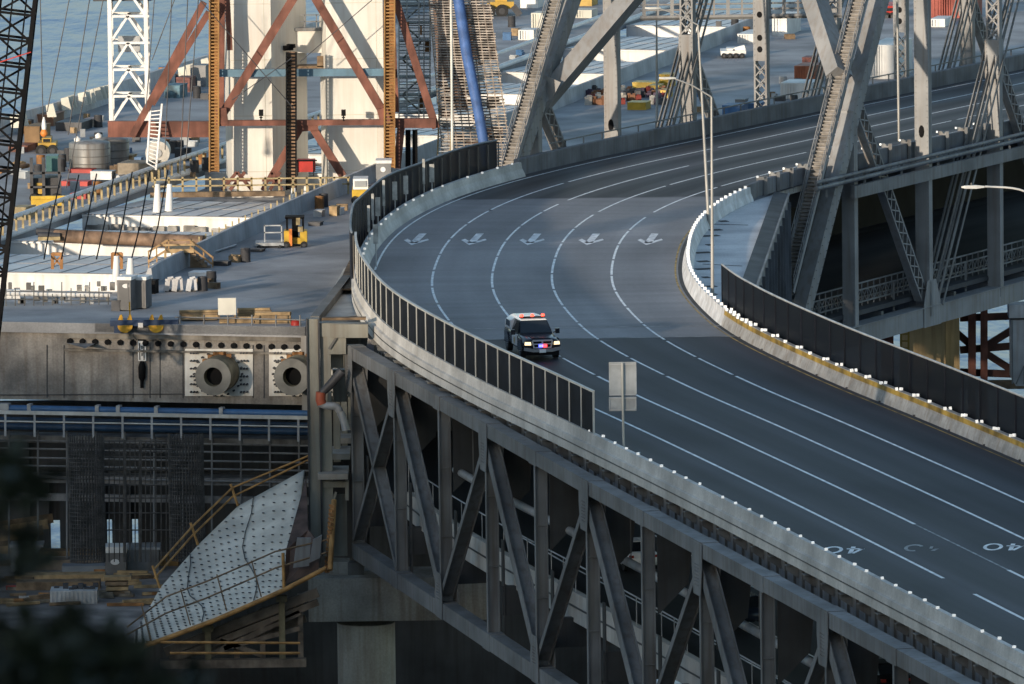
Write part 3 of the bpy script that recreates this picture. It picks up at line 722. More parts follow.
for i in range(last):
    n3 = nn(i); ed = (nd(i + 1, 0) - nd(i, 0)).normalized()
    def vert(b):
        p, q = nd(i, BZ + .4), nd(i, TZ - .4)
        b.bar(p + n3 * .27, q + n3 * .27, .05, .34, n3) if False else None
        b.bar(p + n3 * .30 - ed * .0, q + n3 * .30, .26, .05, n3)     # outer flange
        b.bar(p - n3 * .30, q - n3 * .30, .26, .05, n3)
        b.bar(p, q, .04, .56, n3)
        for z in (-4.6, -8.3): b.box((nd(i, z).x, nd(i, z).y, z), (.24, .58, .04), math.atan2(n3.y, n3.x) - math.pi / 2)
    bpart('vertical', vert, STEELT)
    # web plate behind each vertical, reaching into the deck as a cross frame
    def frame_(b):
        P = [nd(i, -1.6) - n3 * .45, nd(i, -1.6) - n3 * 2.3, nd(i, -4.4) - n3 * 2.0, nd(i, -5.9) - n3 * .45]
        b.prism(P, ed * .05); b.bar(nd(i, -4.4) - n3 * .45, nd(i, -4.4) - n3 * 2.0, .06, .16); b.bar(nd(i, -3.0) - n3 * 1.4 - ed * .08, nd(i, -1.7) - n3 * 1.4 - ed * .08, .06, .1)
        b.bar(nd(i, -1.35) - n3 * 2.4, nd(i, -1.35) - n3 * 17.0, .4, 1.3); b.bar(nd(i, -10.1) - n3 * .45, nd(i, -10.1) - n3 * 17.0, .5, 1.5)
        b.bar(nd(i, -6.9) - n3 * .55, nd(i, -12.6) - n3 * .55, .05, .6, ed)
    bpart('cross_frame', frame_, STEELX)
    top_g = (i % 2 == 1)
    def gus(b):
        if top_g or i == 0: P = [(-.95, TZ + .3), (.95, TZ + .3), (.95, TZ - .9), (.66, TZ - 2.2), (-.66, TZ - 2.2), (-.95, TZ - .9)]
        else: P = [(-.9, BZ - .35), (.9, BZ - .35), (.9, BZ + .8), (.62, BZ + 2.0), (-.62, BZ + 2.0), (-.9, BZ + .8)]
        for s_ in (1, -1):
            P3 = [nd(i, z) + ed * x + n3 * (.43 * s_) for x, z in P]; b.prism(P3, n3 * (.03 * s_))
        if s_ and (top_g or i == 0):
            for r in range(7):
                for c in range(4): q = nd(i, TZ - .75 - r * .16) + ed * (-.3 + .2 * c) + n3 * .46; b.box(q, (.05, .05, .05))
        else:
            for r in range(6):
                for c in range(4): q = nd(i, BZ + .6 + r * .16) + ed * (-.3 + .2 * c) + n3 * .46; b.box(q, (.05, .05, .05))
    bpart('gusset_plate', gus)
    bpart('splice_plate', lambda b: b.bar(nd(i, TZ) - ed * (.8 if i else .2), nd(i, TZ) + ed * .8, .86, .78))
    if i: bpart('splice_plate', lambda b: b.bar(nd(i, BZ) - ed * .8, nd(i, BZ) + ed * .8, .86, .91))
def diag(a, za, c, zc, w=.62, nm='diagonal'):
    n3 = nn(min(a, c)); p, q = nd(a, za), nd(c, zc)
    def f(b):
        x = (q - p).normalized().cross(n3).normalized()
        for s_ in (-1, 1): b.bar(p + n3 * (.33 * s_), q + n3 * (.33 * s_), .05, w, x) if False else b.bar(p + x * 0 + n3 * (.33 * s_), q + n3 * (.33 * s_), w, .05, n3)
        b.bar(p, q, .05, .62, n3)
        L = (q - p).length; a_ = (q - p).normalized()
    return bpart(nm, f)
diag(0, TZ - .9, 1, BZ + .6, .26, 'cross_brace'); diag(1, TZ - .9, 0, BZ + .6, .30, 'cross_brace')
for i in range(1, last - 1):
    if i % 2 == 1: diag(i, TZ - .7, i + 1, BZ + .7, .66)
    else: diag(i, BZ + .7, i + 1, TZ - .7, .34)
def cross_holes(): pass
# hidden back truss of the same viaduct
def back(b):
    for i in range(0, last):
        p = nd(i, 0) - nn(i) * 17.2; q = nd(i + 1, 0) - nn(i) * 17.2
        b.bar(Vector((p.x, p.y, BZ)), Vector((q.x, q.y, BZ)), .8, .8); b.bar(Vector((p.x, p.y, TZ - .4)), Vector((q.x, q.y, TZ - .4)), .8, .8)
        b.bar(Vector((p.x, p.y, BZ)), Vector((p.x, p.y, TZ)), .5, .5)
        if i % 2: b.bar(Vector((p.x, p.y, TZ)), Vector((q.x, q.y, BZ)), .5, .5)
        else: b.bar(Vector((p.x, p.y, BZ)), Vector((q.x, q.y, TZ)), .5, .5)
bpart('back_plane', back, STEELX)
# edge girder and brackets under the deck edge
eg = thing('edge_girder', 'ribbed grey edge girder with short brackets just below the barrier of the near curve', 'girder', rp(uy(500), 7.6, -1.8))
g0 = uy(504)
b = MB(); b.sweep(rpath(g0, UMAX, 0, 0, 2), [(7.55, -.41), (7.6, -.41), (7.6, -1.9), (7.55, -1.9)][::-1]); b.sweep(rpath(g0, UMAX, 0, 0, 2), [(7.35, -1.9), (7.85, -1.9), (7.85, -1.95), (7.35, -1.95)][::-1])
b.build('web', mat('girder_blue_grey', (.26, .265, .265), .6, 0, .12, .5, .6), eg)
u = g0 + 1
while u < UMAX:
    a = frame(u)[2].to_3d(); k = int((u - g0 - 1) / 3.1 + .5); w_ = .55 if k % 2 else .3
    if 1:
        b = MB(); P = [rp(u, 7.62, -.6), rp(u, 8.2, -.6), rp(u, 8.2, -.8), rp(u, 7.62, -1.2)]; b.prism(P, a * .05); b.bar(rp(u, 7.62, -.57), rp(u, 8.22, -.57), w_, .05); b.build('bracket', STEELT, eg)
    u += 3.1
u = g0 + .5
while u < UMAX: b = MB(); b.bar(rp(u, 7.655, -1.9), rp(u, 7.655, -.42), .03, .13, frame(u)[1].to_3d()); b.build('stiffener', STEELD, eg); u += 1.55
# lower-deck barrier, pipe and hand rail seen through the truss
g0 = uy(492)
lbar = thing('lower_deck_barrier', 'pale concrete barrier of the lower deck seen between the members of the near truss', 'barrier', rp(g0, 7.0, -9))
b = MB(); b.sweep(rpath(g0, UMAX, 0, -9, 2), [(6.8, 0), (6.9, .9), (7.2, .95), (7.35, .95), (7.4, -.55), (6.8, -.55)][::-1]); b.build('rail', mat('lower_barrier_concrete', (.45, .43, .40), .8, 0, .14, .5, .25, .2), lbar)
b = MB(); b.sweep(rpath(g0, UMAX, 0, -9, 2), [(7.41, .2), (7.42, .2), (7.42, .3), (7.41, .3)][::-1]); b.build('drip_line', DARKM, lbar)
dp = thing('drain_pipe', 'thick pale grey pipe hung along the inside of the near truss', 'pipe', rp(g0, 6.4, -5))
b = MB(); b.tube([rp(u, 7.5, -4.9) for u in [uy(478) + i * 4 for i in range(40)] if u < UMAX], .22, 10); b.build('pipe', mat('pale_pipe', (.36, .36, .355), .5, .1, .15, .7, .3), dp)
for i in range(14): b = MB(); b.bar(rp(uy(474) + 8 * i, 7.5, -4.7), rp(uy(474) + 8 * i, 7.5, -1.9), .06, .06); b.build('hanger', STEELD, dp)
hr = thing('hand_rail', 'thin dark hand rail with upright posts on the lower deck edge', 'railing', rp(g0, 7.2, -8))
b = MB(); b.tube(rpath(g0, UMAX, 7.25, -6.6, 3), .04, 5); b.build('rail', GALV, hr)
u = g0
while u < UMAX: b = MB(); b.bar(rp(u, 7.25, -8.05), rp(u, 7.25, -6.6), .05, .05); b.build('post', GALV, hr); u += 2.4
lm = MB()
for o in (3.5, 0, -3.5): strip(lm, uy(480), UMAX, o, .13, -8.99)
struct(lm.build('lane_line', PAINT))

# ------------------------------------------------------------------ support bent under the end of the curve
end = nd(0, BZ)
bt = thing('support_bent', 'olive grey steel support tower of box columns at the left end of the near truss', 'steel tower', Vector((end.x - 2, end.y, BZ)))
Yb = end.y - .2
def C(px, py, dy=0): return aty(px, py, Yb + dy)
def column(nm, px0, px1, py0, py1, dy=0, m=OLIVE, d=.8):
    p, q = C((px0 + px1) / 2, py1, dy), C((px0 + px1) / 2, py0, dy); wd = abs(px1 - px0) / ppm(q)
    b = MB(); b.box(((p.x + q.x) / 2, Yb + dy + d / 2, (p.z + q.z) / 2), (wd, d, q.z - p.z)); return b.build(nm, m, bt)
column('column', 309, 319.5, 319, 556); column('column', 321.5, 332, 323, 556, .15)
for px in (308.4, 320.5): column('flange', px - .7, px + .7, 319, 556, -.15, DARKM, .5)
column('column', 333, 347, 370, 402, 2.0); column('column', 323, 331, 370, 470, 1.0); column('column', 333, 340, 370, 462, 5); column('column', 341, 347, 370, 450, 9); column('column', 348, 352, 370, 440, 13)
column('column', 322, 329, 476, 556, .6); 
p, q = C(319, 330), C(368, 331)
b = MB(); b.bar(p + Vector((0, .5, 0)), q + Vector((0, .5, 0)), .9, .75); b.build('cap_beam', OLIVE, bt)
b = MB(); b.bar(C(330, 331, -.1), C(368, 331, -.1), .12, .75); b.bar(C(328, 345, .2), C(346, 345, .2), .3, 1.0); b.build('cap_plate', OLIVE, bt)
column('web_plate', 327, 344, 336, 368, 1.2, OLIVE, .1)
b = MB(); b.bar(C(329, 349, -.05), C(336, 338, -.05), .08, .12); b.build('knee_brace', STEELD, bt)
# slab on top of the bent joining the new deck to the curve
sl = [at(344, 268, -.6), at(357, 262, -.6), at(359, 284, -.6), at(369, 314, -.6), at(316, 320, -.6)]
b = MB(); b.prism([p - Vector((0, 0, .55)) for p in sl], (0, 0, .55)); struct(b.build('bridge_deck', mat('fresh_slab', (.62, .60, .55), .8, 0, .12, .5, .2, .15)))
b = MB(); b.bar(C(322, 318.6, -.1), C(366, 318.2, -.1), .5, .14); b.build('slab_edge', BROWN, bt)
b = MB(); b.bar(at(315, 320, -.35), at(347, 279, -.35), .5, .45); b.build('deck_joint', STEELD, bt)
# ledge platforms
for px0, px1, py, dy in ((318, 348, 476, -.6), (327, 350, 456, 3.2), (337, 352, 440, 7.5), (343, 352, 430, 11)):
    p, q = C(px0, py, dy), C(px1, py, dy)
    b = MB(); b.box(((p.x + q.x) / 2, Yb + dy + 1.3, p.z), (q.x - p.x, 3.4, .32)); b.build('platform', mat('platform_plank', (.36, .33, .29), .75, 0, .15, .7, .2, .2), bt)
b = MB(); b.bar(C(323, 484, .1), C(347, 484, .1), .3, .35); b.bar(C(347, 500, .0), C(347, 480, 0), .2, .2); b.bar(C(331, 508, 0), C(336, 492, 0), .1, .14); b.build('platform_beam', OLIVE, bt)
column('lower_web', 330, 347, 494, 556, 1.4, OLIVE, .1)
# elbow pipe with a red cap
ep = thing('elbow_pipe', 'bent grey pipe with a red collar and black hose on the support tower', 'pipe', C(321, 398, -.9))
b = MB(); b.tube(chaikin([C(319, 403, -.9), C(327, 406, -.9), C(336, 406, -.8), C(340, 411, -.8), C(344, 421, -.8), C(346, 430, -.8)], 2), .22, 10); b.build('pipe', GALV, ep)
b = MB(); b.tube([C(321, 392, -.9), C(320.5, 400, -.9), C(322, 404, -.9)], .28, 10); b.build('collar', mat('red_cap', (.42, .10, .05), .5), ep)
b = MB(); b.tube([C(322, 393, -.9), C(331, 384, -.9), C(342, 371, -.9)], [.2, .26, .26], 10); b.build('hose', DARKM, ep)
# concrete pier below
pc = thing('concrete_pier', 'weathered concrete pier with wide cap and round column below the near truss end', 'pier', aty(365, 684, Yb))
p, q = aty(308, 579, Yb - 1.5), aty(432, 577, Yb - 1.5); r = aty(308, 622, Yb - 1.5)
dx = Vector((q.x - p.x, 0, 0))
b = MB(); b.prism([Vector((p.x, Yb - 1.5, p.z)), Vector((p.x, Yb - 1.5, r.z)), Vector((q.x + 3, Yb - 1.5, r.z)), Vector((q.x + 3, Yb - 1.5, p.z))], (0, 4.2, 0)); b.build('cap', CONCD, pc)
b = MB(); c0 = aty(340, 562, Yb); b.prism([aty(327, 580, Yb), aty(352, 580, Yb), aty(349, 562, Yb), aty(333, 562, Yb)], (0, 1.6, 0)); b.build('pedestal', CONCD, pc)
b = MB(); c0 = aty(366, 622, Yb + .8); b.lathe((c0.x, Yb + .8, -62), [(1.62, 0), (1.62, c0.z + 62)], 28); b.build('shaft', mat('pier_concrete', (.46, .43, .36), .85, 0, .15, .3, .4, .2, fine=.1), pc)
bs = tag(MB().build('placeholder', STEELT), 'x', 'x') if False else None
b = MB(); b.box(aty(356, 570, Yb) + Vector((0, .2, 0)), (.9, .9, .9)); b.build('bearing', STEELD, tb)
# ------------------------------------------------------------------ the new bridge under construction: two decks, white cross beams between them
ND = R(14.5); NE = Vector((math.sin(ND), math.cos(ND), 0)); NR = Vector((math.cos(ND), -math.sin(ND), 0)); NZ = -ND
DZ = -1.0
def dk(px, py): return at(px, py, DZ)
def PB(b, x0, y0, x1, y1, Y, d, mi=0, rz=None):   # upright box whose front spans a photo rectangle at the distance Y
    p, q = aty(x0, (y0 + y1) / 2, Y), aty(x1, (y0 + y1) / 2, Y)
    zt, zb = aty((x0 + x1) / 2, y0, Y).z, aty((x0 + x1) / 2, y1, Y).z
    if rz is None: b.box(((p.x + q.x) / 2, Y + d / 2, (zt + zb) / 2), (q.x - p.x, d, zt - zb), 0, mi)
    else:
        a = Vector((math.cos(rz), math.sin(rz), 0)); n = Vector((-a.y, a.x, 0)); c = Vector(((p.x + q.x) / 2, Y, (zt + zb) / 2)) + n * d / 2
        b.box(c, (q.x - p.x, d, zt - zb), rz, mi)
    return b
DECKM = mat('new_deck_grey', (.34, .335, .335), .7, 0, .18, .22, 0, .15, fine=.1)
FR = dk(305, 327); 
frontL = FR - NR * 60
def dq(name, pts, m, th=.3):
    b = MB(); b.prism([p - Vector((0, 0, th)) for p in pts], (0, 0, th)); return struct(b.build(name, m))
Rl = [FR - NR * 12.5 + NE * 0, dk(160, 277), dk(340, 192), dk(545, 112), dk(735, 37), dk(735, 37) + NE * 500]
Ll = [FR - NR * 60 + NE * 20, dk(0, 240) - NE * 20, dk(0, 240), dk(145, 188), dk(500, 68), dk(500, 68) + NE * 500]
far = [dk(-40, 148) - NE * 60, dk(-40, 148), dk(60, 116), dk(105, 98), dk(230, 63), dk(230, 63) + NE * 500]
east = [FR] + [Vector((-9.2, 519, DZ)), Vector((-9.0, 545, DZ)), Vector((-4.9, 566, DZ)), Vector((5, 594, DZ)), Vector((36, 657, DZ)), Vector((60, 700, DZ)) + NE * 500]
dq('bridge_deck', Rl + east[::-1], DECKM, .5)
dq('bridge_deck', [far[0]] + far[1:] + Ll[::-1], DECKM, .5)
front_strip = [FR, FR + NE * 9.0, FR - NR * 45 + NE * 9.0, FR - NR * 45]
dq('bridge_deck', [Vector((p.x, p.y, DZ - .006)) for p in front_strip], DECKM, .6)
GIRD = mat('box_girder_side', (.30, .30, .29), .6, 0, .1, .2, .4)
# girder flanks below the decks
for nm, P, lab in (('box_girder', [Vector((p.x, p.y, 0)) for p in east], 'deep grey box girder flank of the new deck behind the curved road'), ('box_girder', [Vector((p.x, p.y, 0)) for p in far], 'deep grey box girder flank of the new deck nearest the open bay')):
    b = MB()
    for p, q in zip(P, P[1:]): b.bar(p + Vector((0, 0, -3.7)), q + Vector((0, 0, -3.7)), .5, 4.4)
    tag(b.build(nm, GIRD), lab, 'girder')
# cross beams: flat white boxes stepping away between the decks
Lk0, Rk0 = dk(145, 188), dk(340, 192)
def on(Pl, Y):
    for p, q in zip(Pl, Pl[1:]):
        if p.y <= Y <= q.y: return p.lerp(q, (Y - p.y) / (q.y - p.y))
    return Pl[-1]
WBEAM = mat('white_steel_beam', (.74, .73, .70), .5, 0, .08, .4, .3)
SEAM = mat('beam_seam', (.25, .24, .23), .6)
YB = [(524, 535), (540, 553.5), (556, 567), (571, 584), (597, 606), (609, 619), (622, 633), (636, 648), (651, 664), (667, 682), (686, 702), (706, 724)]
blab = ['nearest the concrete end beam, with cabinets on its face', 'carrying the brown pipe', 'just behind the brown pipe', 'in front of the tower base', 'just behind the tower base', 'with cream boxes along its face behind the tower', 'level with the yellow crates behind the far truss', 'beyond the yellow crates', 'broad and bright behind the tall far post', 'beside the white truck crane', 'second from the top of the view', 'topmost in view']
for i, (y0, y1) in enumerate(YB):
    a, c, d, e = on(Ll, y0 + 1), on(Rl, y0 - 3), on(Rl, y1 - 3), on(Ll, y1 + 1)
    z0 = DZ - .25
    t = thing('cross_beam', 'white steel cross beam, ' + blab[i], 'beam', (a + c) / 2, 'white cross beams between the new decks')
    def ins(p, q, f): return p + (q - p).normalized() * f
    a, c = ins(a, c, .3), ins(c, a, .3); d, e = ins(d, e, .3), ins(e, d, .3)
    up = lambda p, z: Vector((p.x, p.y, z))
    b = MB(); g = Vector((0, 1.6, 0))
    b.prism([up(a, z0 - 1.6), up(c, z0 - 1.6), up(c, z0), up(a, z0)], g * .12); b.build('front_face', WBEAM, t)
    b = MB(); b.prism([up(a, z0 + .004) - g * .1, up(c, z0 + .004) - g * .1, up(d, z0 - .5), up(e, z0 - .5)], (0, 0, .1)); b.build('top_plate', WBEAM, t)
    b = MB()
    for k in range(1, 9):
        p, q = a.lerp(c, k / 9), e.lerp(d, k / 9); b.bar(up(p, z0 + .115), up(q, z0 - .39), .06, .03)
    b.bar(up(a.lerp(e, .5), z0 - .14), up(c.lerp(d, .5), z0 - .14), .05, .04); b.bar(up(a, z0 + .12), up(c, z0 + .12), .16, .05)
    b.build('seam', SEAM, t)
    b = MB()
    for k in range(14):
        p = a.lerp(c, (k + .5 + random.random() * .3) / 14.5); h = .5 + .5 * random.random(); b.box((p.x, p.y - .25, z0 - .9), (.55 + .4 * random.random(), .3, h), NZ)
    if i in (0, 3, 5, 8): b.build('cabinet', [mat('dull_cabinet', (.33, .31, .28), .6, 0, .3, 1.2)], t)
# floor far below the beams
b = MB(); b.add([up(Ll[1], -2.2), up(Rl[0] - NE * 2, -2.2), up(Rl[4], -2.2), up(Ll[4], -2.2)], [(0, 1, 2, 3)]); struct(b.build('floor', mat('pit_floor', (.42, .41, .40), .8, 0, .3, .5)))
# kerb wall along the east deck and pipe railing along the west deck
kw = thing('kerb_wall', 'long pale sloped kerb wall along the left edge of the wide new deck', 'wall', Rl[1])
b = MB(); K = [Rl[1] + (Rl[0] - Rl[1]) * .2] + Rl[1:5] + [Rl[4] + NE * 150]
b.sweep(chaikin(K, 2), [(-.35, 0), (.05, 1.05), (.25, 1.05), (.35, 0)]); b.build('wall', mat('kerb_concrete', (.50, .50, .50), .8, 0, .12, .5, .3, .15), kw)
b = MB(); 
for i in range(26):
    p = on(Rl, 538 + i * 1.7); 
    if p.y < 585: b.bar(p - NR * .5, p - NR * .5 + Vector((0, 0, 1.1)), .09, .09)
b.build('yellow_post', mat('ochre_post', (.40, .31, .16), .6, 0, .2, 2), kw)
pw_ = thing('deck_railing', 'white twin pipe railing with ochre posts along the left edge of the white beams', 'railing', Ll[2])
K = [Ll[2] - NE * 26, Ll[2], Ll[3], Ll[4], Ll[4] + NE * 120]
for dz, r, nmn in ((1.15, .16, 'top_pipe'), (.1, .22, 'lower_pipe')):
    b = MB(); b.tube([p + Vector((0, 0, dz)) for p in K], r, 8); b.build(nmn, WHITE, pw_)
y = Ll[2].y - 20; k = 0
while y < 640 and k < 70:
    p = on([Ll[2] - NE * 26] + Ll[2:], y); b = MB(); b.bar(p + NR * .1, p + NR * .1 + Vector((0, 0, 1.15)), .14, .14); b.build('post', mat('ochre_post', (.40, .31, .16)), pw_); y += 1.35; k += 1
# ochre guard rail in front of the tower base
gr = thing('guard_rail', 'ochre timber guard rail with dark base beam across the deck at the tower base', 'railing', dk(200, 196))
Yg = dk(200, 195).y - 2
b = MB(); PB(b, 150, 192, 285, 197, Yg, .5); b.build('base_beam', BROWN, gr)
b = MB(); PB(b, 152, 178, 350, 179.5, Yg + 1, .08); PB(b, 152, 184.5, 350, 186, Yg + 1, .08); b.build('rail', mat('ochre_post', (.40, .31, .16)), gr)
for k in range(15): b = MB(); PB(b, 154 + 13.8 * k, 177, 156 + 13.8 * k, 194, Yg + 1, .12); b.build('post', mat('ochre_post', (.40, .31, .16)), gr)
# brown pipe on the beams
bp = tag(MB().tube([aty(55, 236, 551), aty(204, 242, 548)], .42, 10).build('steel_pipe', mat('brown_pipe', (.22, .14, .09), .7, 0, .3, 1.2, .3)), 'long brown steel pipe lying across the white beams', 'pipe')
st = thing('pipe_stack', 'short dark pipe bundle with yellow blocks at the left end of the brown pipe', 'pipes', aty(50, 240, 550))
b = MB(); b.tube([aty(36, 231, 551), aty(66, 233, 551)], .22, 8); b.tube([aty(38, 235, 550.4), aty(60, 236, 550.4)], .2, 8); b.build('pipe', DARKM, st)
b = MB(); PB(b, 38, 237, 60, 240.5, 550, .6); b.build('block', mat('ochre_post', (.40, .31, .16)), st)
for k, (px, lab) in enumerate(((57, 'left rusty stand on the white beams, short crossed legs'), (117, 'right rusty stand on the white beams, beside a white upright post'))):
    t = thing('pipe_stand', lab, 'stand', aty(px, 269, 533), 'rusty stands on the white beams'); b = MB()
    for s_ in (-4.5, 4.5): b.bar(aty(px + s_, 269, 533), aty(px + s_, 253, 533), .18, .18)
    b.bar(aty(px - 5, 254, 533), aty(px + 5, 254, 533), .2, .2); b.bar(aty(px - 4, 266, 533), aty(px + 4, 256, 533), .1, .1); b.bar(aty(px + 4, 266, 533), aty(px - 4, 256, 533), .1, .1)
    b.build('frame', RUSTO, t)
# white hoisting slings: rods leaning over the beams
for k in range(7):
    x = 44 + 17.5 * k
    t = tag(MB().tube([aty(x, 259, 532), aty(x + 6 + k * .5, 226, 536), aty(x + 17 + k * .3, 176 - k, 544)], .045, 5).build('hoist_line', BLACKM), 'thin black hoist line slanting down to the white beams past the brown pipe', 'cable', 'black hoist lines over the white beams')
for k, px in enumerate((157, 169)):
    t = tag(MB().tube([aty(px, 213 - 2 * k, 574), aty(px + .5, 184, 574)], [.28, .16], 10).build('vent_pipe', WHITE), ['left white tapered vent pipe on the white beam by the guard rail', 'right white tapered vent pipe on the white beam by the guard rail'][k], 'pipe', 'white vent pipes')
for k, (px, y0, y1, Y) in enumerate(((293, 188, 215, 583), (306, 186, 206, 588), (116, 256, 285, 530), (130, 258, 275, 532))):
    tag(MB().tube([aty(px, y1, Y), aty(px + .5, y0, Y)], [.26, .16], 10).build('vent_pipe', WHITE), ['white tapered vent pipe left of the pair near the kerb wall', 'white tapered vent pipe right of the pair near the kerb wall', 'white vent pipe just left of the grey cabin roof', 'thin white vent pipe behind the grey cabin roof'][k], 'pipe', 'white vent pipes')

# ------------------------------------------------------------------ end beam of the new bridge: concrete face, anchors, pipes
YF = 509.5
eb = thing('end_beam', 'massive weathered concrete end beam below the front edge of the new deck', 'beam', Vector((-21, YF, -6)))
def face(px, py, dy=0): return onplane(px, py, FR + NE * (.35 + dy), NE)
b = MB(); p0, p1 = face(-60, 333), face(308, 340); zb = face(150, 402).z
b.prism([up(p0, zb), up(p1, zb), up(p1, DZ - .62), up(p0, DZ - .62)], NE * 7); b.build('wall', mat('end_beam_concrete', (.33, .30, .265), .85, 0, .3, .42, .45, .3, col2=(.15, .14, .13), fine=.15), eb)
b = MB()
for px in (47, 64, 133, 150, 160, 183, 199, 253, 264):
    b.bar(face(px, 345, -.02), face(px, 398, -.02), .05, .05)
b.bar(face(0, 395, -.02), face(200, 394, -.02), .06, .06); b.build('form_joint', DARKM, eb)
b = MB(); 
for z0, z1 in ((327, 334), (345, 347)): b.prism([face(64, z0 + 4, -.25), face(306, z0 + 8, -.25), face(306, z1 + 8, -.25), face(64, z1 + 4, -.25)], NE * .3)
b.build('ledge', mat('stained_ledge', (.27, .24, .20), .8, 0, .3, .8, .4), eb)
for i in range(19):
    b = MB(); c = face(70 + 12.6 * i, 341 + .35 * i, -.06); b.tube([c - NE * .12, c + NE * .3], .17, 8); b.build('anchor_bolt', BLACKM, eb)
def anchor(px0, px1, py0, py1, cx, cy, lab):
    t = thing('anchor_plate', lab, 'anchor', face(cx, cy))
    P = [face(px0, py1, -.1), face(px1, py1, -.1), face(px1, py0, -.1), face(px0, py0, -.1)]
    b = MB(); b.prism(P, NE * .12); b.build('plate', mat('anchor_plate_paint', (.80, .77, .70), .55, 0, .1, .8, .3), t)
    qs = [face(cxp, py0 + 4 + k * (py1 - py0 - 8) / 5, -.2) for cxp in (px0 + 6, px0 + 9, px0 + 12, px1 - 12, px1 - 9, px1 - 6) for k in range(6)]
    qs += [face(cx + 5 + 24 * math.cos(k * .2856), cy - 3 + 22 * math.sin(k * .2856), -.2) for k in range(22)]
    b = MB(); b.tube([qs[0] - NE * .1, qs[0] + NE * .12], .06, 6); b0 = b.build('bolt', DARKM, t)
    for q in qs[1:]: o_ = b0.copy(); COL.objects.link(o_); o_.parent = t; o_.location = q - qs[0]
    b = MB(); c = face(cx + 9, cy - 5, -.1); o = face(cx, cy, -2.2); r = 1.06
    n = 24; ax = (o - c).normalized(); ux = NR; uz = Vector((0, 0, 1))
    rings = [(c, r), (o, r), (o, r * .52), (c, r * .5)]
    vs = [q + ux * (rr * math.cos(6.2832 * k / n)) + uz * (rr * math.sin(6.2832 * k / n)) for q, rr in rings for k in range(n)]
    b.add(vs, [(i * n + k, i * n + (k + 1) % n, (i + 1) * n + (k + 1) % n, (i + 1) * n + k) for i in (0, 2) for k in range(n)], 0, True)
    b.add(vs, [(n + k, n + (k + 1) % n, 2 * n + (k + 1) % n, 2 * n + k) for k in range(n)], 1)
    b.build('sleeve', [mat('sleeve_primer', (.34, .28, .17), .6, 0, .25, 1, .3), mat('sleeve_face', (.22, .21, .185), .6, 0, .15, 1)], t)
    b = MB(); q = o + ax * -.05
    c2 = c.lerp(o, .7); b.add([c2 + ux * (r * .53 * math.cos(6.2832 * k / n)) + uz * (r * .53 * math.sin(6.2832 * k / n)) for k in range(n)], [tuple(range(n))]); b.build('bore', BLACKM, t)
    b = MB()
    for k in range(5): a = 1.1 + k * .35; q = c + ux * (1.1 * math.cos(a)) + uz * (1.1 * math.sin(a)); b.box(q - NE * .25, (.28, .28, .22), k)
    b.build('wedge', RUSTO, t)
anchor(185, 253, 349, 396, 213, 377, 'left white bolted anchor plate with a thick round sleeve on the concrete end beam')
anchor(269, 337, 349, 396, 292, 377, 'right white bolted anchor plate with a thick round sleeve, beside the olive support tower')
# blue pipes with the white hand rail in front
bpipe = thing('blue_pipe_run', 'two blue pipes running under the concrete end beam behind a white rail', 'pipes', face(150, 415, -2))
b = MB(); b.tube([face(-60, 407, -2), face(320, 414, -2)], .2, 10); b.build('pipe', BLUEP, bpipe)
b = MB(); b.tube([face(-60, 425, -1.5), face(320, 432, -1.5)], .2, 10); b.tube([face(-60, 418, -1), face(320, 425, -1)], .14, 10); b.build('lower_pipe', mat('dark_blue_paint', (.02, .06, .12), .5, 0, .2, .7, .3), bpipe)
for px in (4, 30, 98, 119, 157, 222): b = MB(); q = face(px, 407.5 + px * .0185, -2); b.box(q, (.22 if px > 10 else .7, .5, .5), NZ); b.build('clamp', GALV, bpipe)
hrail = thing('hand_rail', 'white hand rail on posts in front of the blue pipes', 'railing', face(150, 415, -3))
b = MB(); b.bar(face(-60, 411, -3), face(320, 418, -3), .16, .2); b.tube([face(-60, 420, -3), face(320, 427, -3)], .05, 6); b.build('rail', mat('rail_white', (.55, .54, .50), .5, 0, .1, 1, .3), hrail)
for k in range(12): b = MB(); x = -24 + k * 29.3; b.bar(face(x, 436 + x * .0185, -3), face(x, 411 + x * .0185, -3), .12, .12); b.build('post', GALV, hrail)
# scaffold under the pipes
sc = thing('scaffold', 'dark pipe scaffold with plank decks below the blue pipes', 'scaffold', face(150, 480, -1))
b = MB()
for x in range(-20, 320, 29):
    for d in (-.5, 1.5): b.tube([face(x, 560, d), face(x, 430, d)], .06, 5)
b.build('upright', STEELT, sc)
b = MB()
for y in (441, 449, 458, 466, 478): b.tube([face(-60, y - 2, -.5), face(320, y + 5, -.5)], .06, 5)
b.build('ledger', STEELT, sc)
b = MB()
for y, d in ((434, 0), (474, .3), (492, .2)): b.prism([face(-60, y, -.4), face(320, y + 6, -.4), face(320, y + 13, -.4), face(-60, y + 7, -.4)], NE * (1.6 if y < 480 else .3))
b.build('plank', mat('weathered_plank', (.20, .195, .19), .8, 0, .25, 1, .3), sc)
# dark walls added to make the deep shade behind and below everything
pwm = mat('shade_wall_dark', (.08, .08, .08), .8, 0, .25, .2, .5)
pl = thing('shade_wall', 'dark wall added for the shade behind the scaffold, narrow openings onto the bay', 'wall', Vector((-22, 523, -56)))
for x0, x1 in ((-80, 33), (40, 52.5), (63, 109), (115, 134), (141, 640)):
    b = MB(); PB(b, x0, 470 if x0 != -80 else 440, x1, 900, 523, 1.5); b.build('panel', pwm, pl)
b = MB(); PB(b, -80, 400, 520, 518, 523.3, 1.0); PB(b, -80, 552, 640, 900, 523.3, 1.0); b.build('beam', pwm, pl)
